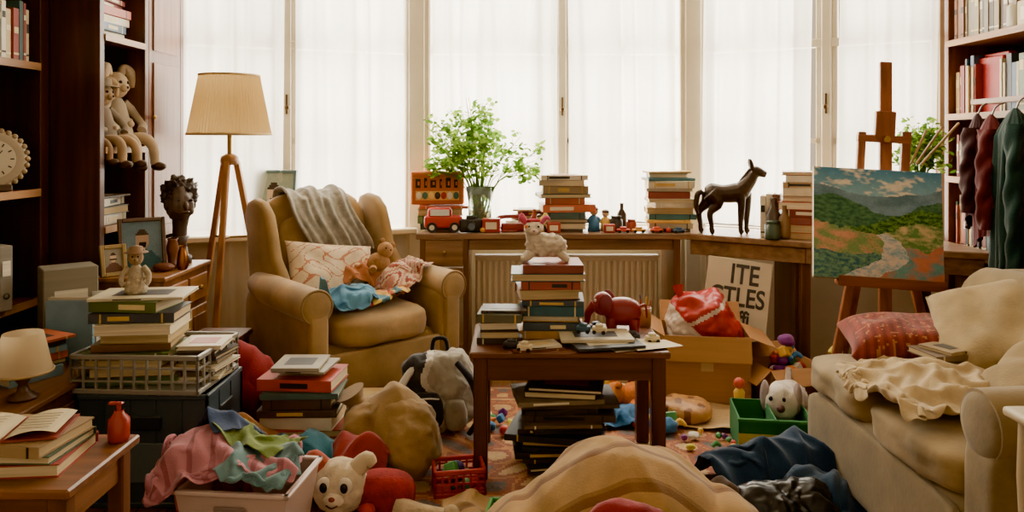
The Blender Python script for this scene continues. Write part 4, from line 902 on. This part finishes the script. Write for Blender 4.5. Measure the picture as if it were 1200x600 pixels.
b.tube([(.08,-.08,.32),(.15,-.14,.24),(.17,-.14,.1),(.13,-.12,.02)],[.014,.018,.016,.012],'#2a2a2e','fabric',8);b.tube([(-.1,-.08,.32),(-.17,-.14,.22),(-.15,-.17,.08),(-.1,-.16,.015)],[.014,.018,.016,.01],'#c8c4bc','fabric',8)
b.done('backpack',loc=(-.33,3.46,0.0),rz=6)
b=B();b.puff((0,0,.18),(.18,.13,.18),'#841a22','fabric',p=2.6,n=24,amp=.04,freq=6,seed=8,zmin=-.178);b.tube([(-.1,-.05,.3),(-.06,-.06,.39),(.04,-.06,.38),(.08,-.05,.3)],[.012]*4,'#6a141c','fabric',8);b.done('red_duffel_bag',loc=(-1.16,3.28,0))
cloth('red_coat',.36,.3,-1.1,3.24,.02,domes(0,(-1.12,3.26,.2,.14,.4)),.85,.8,20,79,col='#8c1c24',fold=.05,fr=28)
cloth('tan_shirt',.4,.36,-1.02,2.88,.02,domes(0,(-1.02,2.9,.18,.13,.22)),.75,.75,0,81,col='#a06c3c',fold=.05,fr=30)
# crates
crate('storage_crate',(-1.31,2.89,.0),.46,.34,.4,'#3f4c54',solidw=True,colsn=5,rz=0)
crate('lattice_crate',(-1.33,2.89,.4),.46,.34,.14,'#8a877e',rz=-3,rows=3,colsn=10)
_,hc=stack('book_stack',(-1.39,2.89,.407),.32,.34,.24,['#6f8a5a','#c0b088','#4a3c32','#a98f5a','#7b5a3c','#ccc0a0','#3c4048','#5a6a3c'],84,tr=(.02,.045),jit=10,flipp=.35,off=.025)
doll('teddy_bear',(-1.41,2.88,.407+hc),20,.62,'#a88a66','#b0a084',ears=False,legs=0,hat='#8a6a4c',dk='fur')
stack('magazine_stack',(-1.16,2.9,.407),.14,.18,.2,DPAL+['#d8ccb4'],83,tr=(.008,.02),jit=10)
b=B();b.wb(-2.04,-1.56,2.2,3.32,.05,.42,'#5a3c2c','woodz',.004);b.wb(-2.045,-1.55,2.19,3.33,.42,.44,'#7a5438','woody',.004);b.wb(-2.0,-1.6,2.22,3.3,0,.05,'#2a1810','woodz')
for y in(2.25,2.62,2.99): b.wb(-1.56,-1.55,y,y+.3,.09,.38,'#6a4834','woodz',.004);b.ell((-1.54,y+.15,.25),.012,'#b08a4a','metal')
b.done('low_cabinet')
b=B()
b.lathe((0,0,0),[(.001,0),(.045,0),(.048,.01),(.02,.025),(.014,.05),(.03,.075),(.012,.1),(.01,.13)],'#5a4030','leather')
b.lathe((0,0,.09),[(.088,0),(.06,.13)],'#e0cca4','shade',n=36);b.lathe((0,0,.088),[(.088,0),(.092,0),(.092,.008),(.088,.008)],'#b89c6c','fabric',n=36);b.ell((0,0,.14),.022,'#f0e8d8','plastic')
b.done('table_lamp',loc=(-1.63,2.56,.44))
row('book_row',(-1.72,2.98,.44),90,.25,.2,.26,.2,['#7a9aaa','#c8c4bc','#b9ad96','#9a9280','#4a4a4c'],85)
b=B();b.box((0,0,.17),(.2,.14,.34),'#7c7464','card',bev=.004);b.box((0,-.071,.2),(.12,.002,.1),'#c8c0ac','paper');b.done('document_box',loc=(-1.85,3.2,.44),rz=40)
stack('book_stack',(-1.78,2.78,.44),.14,.26,.2,['#c5653f','#d8ccb4','#7a9aaa','#5a5048'],86,rz=60)
# bottom-left table
b=B();b.wb(-1.68,-1.04,1.8,2.15,.455,.48,'#7c5034','woodx',.005);b.wb(-1.65,-1.07,1.83,1.85,.37,.455,'#6a442e','woodx',.003);b.wb(-1.09,-1.07,1.85,2.12,.37,.455,'#8a5c3c','woody',.003);b.wb(-1.65,-1.07,2.1,2.12,.37,.455,'#6a442e','woodx',.003)
for x in(-1.64,-1.08):
    for y in(1.84,2.11): b.wb(x-.022,x+.022,y-.022,y+.022,0,.455,'#6a442e','woodz',.004)
b.done('side_table')
_,hs=stack('book_stack',(-1.24,1.96,.48),.085,.27,.22,['#4a5a4a','#b8a880','#9a7f5a','#6a5a4c','#9a3a30'],95,tr=(.02,.035))
b=B()
for s in(-1,1):
    b.grid(lambda u,v:(s*(.004+.115*u),-.08+.16*v,.008+.016*math.sin(u*2.6)),12,4,'#c8b890','paper');b.box((s*.062,0,.003),(.122,.17,.005),'#8a3f32','cover')
    for i in range(6): b.box((s*.062,-.06+i*.02,.0265-.001),(.07,.003,.0006),'#8a7a64','paper')
b.done('open_book',loc=(-1.26,1.95,.48+hs),rz=12)
b=B();b.lathe((0,0,0),[(.001,0),(.026,0),(.028,.01),(.028,.06),(.014,.075),(.012,.085)],'#a02c1a','plastic');b.cyl((0,0,.08),(0,0,.1),.006,.006,'#a02c1a','plastic');b.box((-.008,0,.102),(.04,.014,.008),'#a02c1a','plastic',bev=.003);b.done('pump_bottle',loc=(-1.075,2.1,.48))
stack('book_stack',(-1.5,2.03,.48),.1,.18,.14,DPAL+['#b04434'],93)
# storage bin with clothes
b=B()
w0,d0,w1,d1,h=.14,.11,.175,.14,.24
def ring(w,d,z): return [(-w,-d,z),(w,-d,z),(w,d,z),(-w,d,z)]
vs=ring(w0,d0,0)+ring(w1,d1,h)+ring(w1-.006,d1-.006,h)+ring(w0-.006,d0-.006,.008)
fs=[(3,2,1,0),(12,13,14,15)]
for a in(0,4,8):
    for i in range(4): fs.append((a+i,a+(i+1)%4,a+4+(i+1)%4,a+4+i))
b.add(vs,fs,'#c8aea2','plastic')
for y in(-d1,d1): b.box((0,y,h),(2*w1+.02,.02,.014),'#d4bab0','plastic',bev=.004)
for x in(-w1,w1): b.box((x,0,h),(.02,2*d1+.02,.014),'#d4bab0','plastic',bev=.004)
b.box((0,-d1-.005,h-.05),(.1,.006,.025),'#8a7a74','plastic',bev=.006);b.done('storage_bin',loc=(-.83,2.44,0),rz=-6)
def Hb(x,y):
    o=np.where((np.abs(x+.83)<.18)&(np.abs(y-2.44)<.15),.25,0.)
    for (a,c,rx,ry,hh) in((-.84,2.42,.22,.17,.07),(-.98,2.48,.17,.15,.13)):
        o=np.maximum(o,.22*((x>-1.1)&(x<-.65)&(np.abs(y-2.46)<.17))+hh*np.clip(1-((x-a)/rx)**2-((y-c)/ry)**2,0,1)**.7*((x>-1.1)))
    return o
cloth('pink_blanket',.66,.48,-.95,2.44,.02,Hb,.8,.75,10,91,colfn=lambda u,v:C('#b87884') if (u*8)%1>.2 else C('#985a66'),nx=68,ny=52,fold=.05,fr=30,fric=.7)
cloth('grey_shirt',.32,.28,-.76,2.36,.02,lambda x,y:Hb(x,y)+.02,.8,.8,40,92,col='#64868a',nx=36,ny=34,fold=.04,fr=34)
cloth('green_shirt',.28,.24,-.82,2.5,.02,lambda x,y:Hb(x,y)+.03,.8,.8,-20,93,col='#6a7e38',nx=32,ny=30,fold=.045,fr=36)
cloth('navy_sweater',.26,.2,-.94,2.56,.02,lambda x,y:Hb(x,y)+.035,.8,.8,-50,94,col='#34466a',nx=30,ny=26,fold=.04,fr=36)
cloth('pink_shirt',.4,.34,-1.0,2.62,.02,domes(0,(-1.02,2.62,.2,.14,.26)),.8,.8,30,98,col='#a8606c',nx=42,ny=38,fold=.05,fr=28)
# mid clothes
cloth('teal_jacket',.46,.32,-.74,2.82,.02,domes(0,(-.74,2.84,.23,.14,.19)),.8,.8,20,95,col='#1f5f72',fold=.055,fr=30)
cloth('red_shirt',.32,.28,-.58,2.82,.02,domes(0,(-.58,2.84,.17,.13,.19)),.8,.8,0,96,col='#8a2420',fold=.05,fr=32)
cloth('navy_shirt',.38,.28,-.88,2.78,.02,domes(0,(-.88,2.8,.19,.13,.18)),.8,.8,0,97,col='#24344f',fold=.05,fr=30)
# plush rabbit front
b=B()
b.puff((0,0,.1),(.085,.07,.08),'#d4c2a4','fur',p=2.2,n=16,amp=.005,freq=30)
for s in(-1,1):
    b.ell((s*.032,-.058,.122),(.024,.014,.026),'#e0d6c4','fabric');b.ell((s*.032,-.071,.122),(.012,.007,.015),'#17110d','plastic')
    b.tube([(s*.05,0,.15),(s*.085,-.0,.18),(s*.105,0,.165)],[.03,.026,.014],'#a84a34' if s<0 else '#c8b492','fabric')
b.ell((0,-.075,.088),(.034,.018,.022),'#dccdb2','fur');b.ell((0,-.092,.098),(.01,.006,.007),'#8a3a2c','plastic');b.tube([(-.018,-.09,.08),(0,-.095,.074),(.018,-.09,.08)],[.002]*3,'#3a1a14','plastic',6)
b.puff((.13,.03,.07),(.1,.07,.065),'#901e20','knit',p=2.5,n=14)
b.tube([(.18,-.02,.05),(.26,-.03,.035),(.34,-.035,.03)],[.034,.03,.026],'#b8a280','fur');b.ell((.355,-.035,.035),(.03,.026,.034),'#b8a280','fur')
b.tube([(.1,-.06,.06),(.12,-.12,.03),(.16,-.14,.025)],[.026,.022,.022],'#901e20','knit')
o=b.done('plush_rabbit',loc=(-.59,2.64,0),rz=-4);o.scale=(1.1,1.1,1.15)
# ---------- lights ----------
w=bpy.data.worlds.new('world');sc.world=w;w.use_nodes=True;bg=w.node_tree.nodes['Background'];bg.inputs[0].default_value=(1,.76,.49,1);bg.inputs[1].default_value=.8
for k,(A,D) in enumerate(FAC):
    d=D-A;nrm=Vector((-d.y,d.x,0)).normalized();c=(A+D)/2+nrm*.55+Vector((0,0,1.75))
    l=bpy.data.lights.new('window_light','AREA');l.shape='RECTANGLE';l.size=d.length+.6;l.size_y=2.4;l.energy=[210,260,210][k];l.color=(1,.93,.79)
    o=bpy.data.objects.new('window_light',l);sc.collection.objects.link(o);o.location=c;o.rotation_euler=(-nrm).to_track_quat('-Z','Z').to_euler()
# ---------- camera ----------
cd=bpy.data.cameras.new('camera');cam=bpy.data.objects.new('camera',cd);sc.collection.objects.link(cam);cam.location=(0,0,1.3);cam.rotation_euler=(math.pi/2,0,0)
cd.sensor_width=36;cd.lens=27;cd.shift_y=-.1125;cd.clip_start=.05;sc.camera=cam
sc.view_settings.view_transform='AgX';sc.view_settings.look='AgX - Punchy';sc.view_settings.exposure=.85
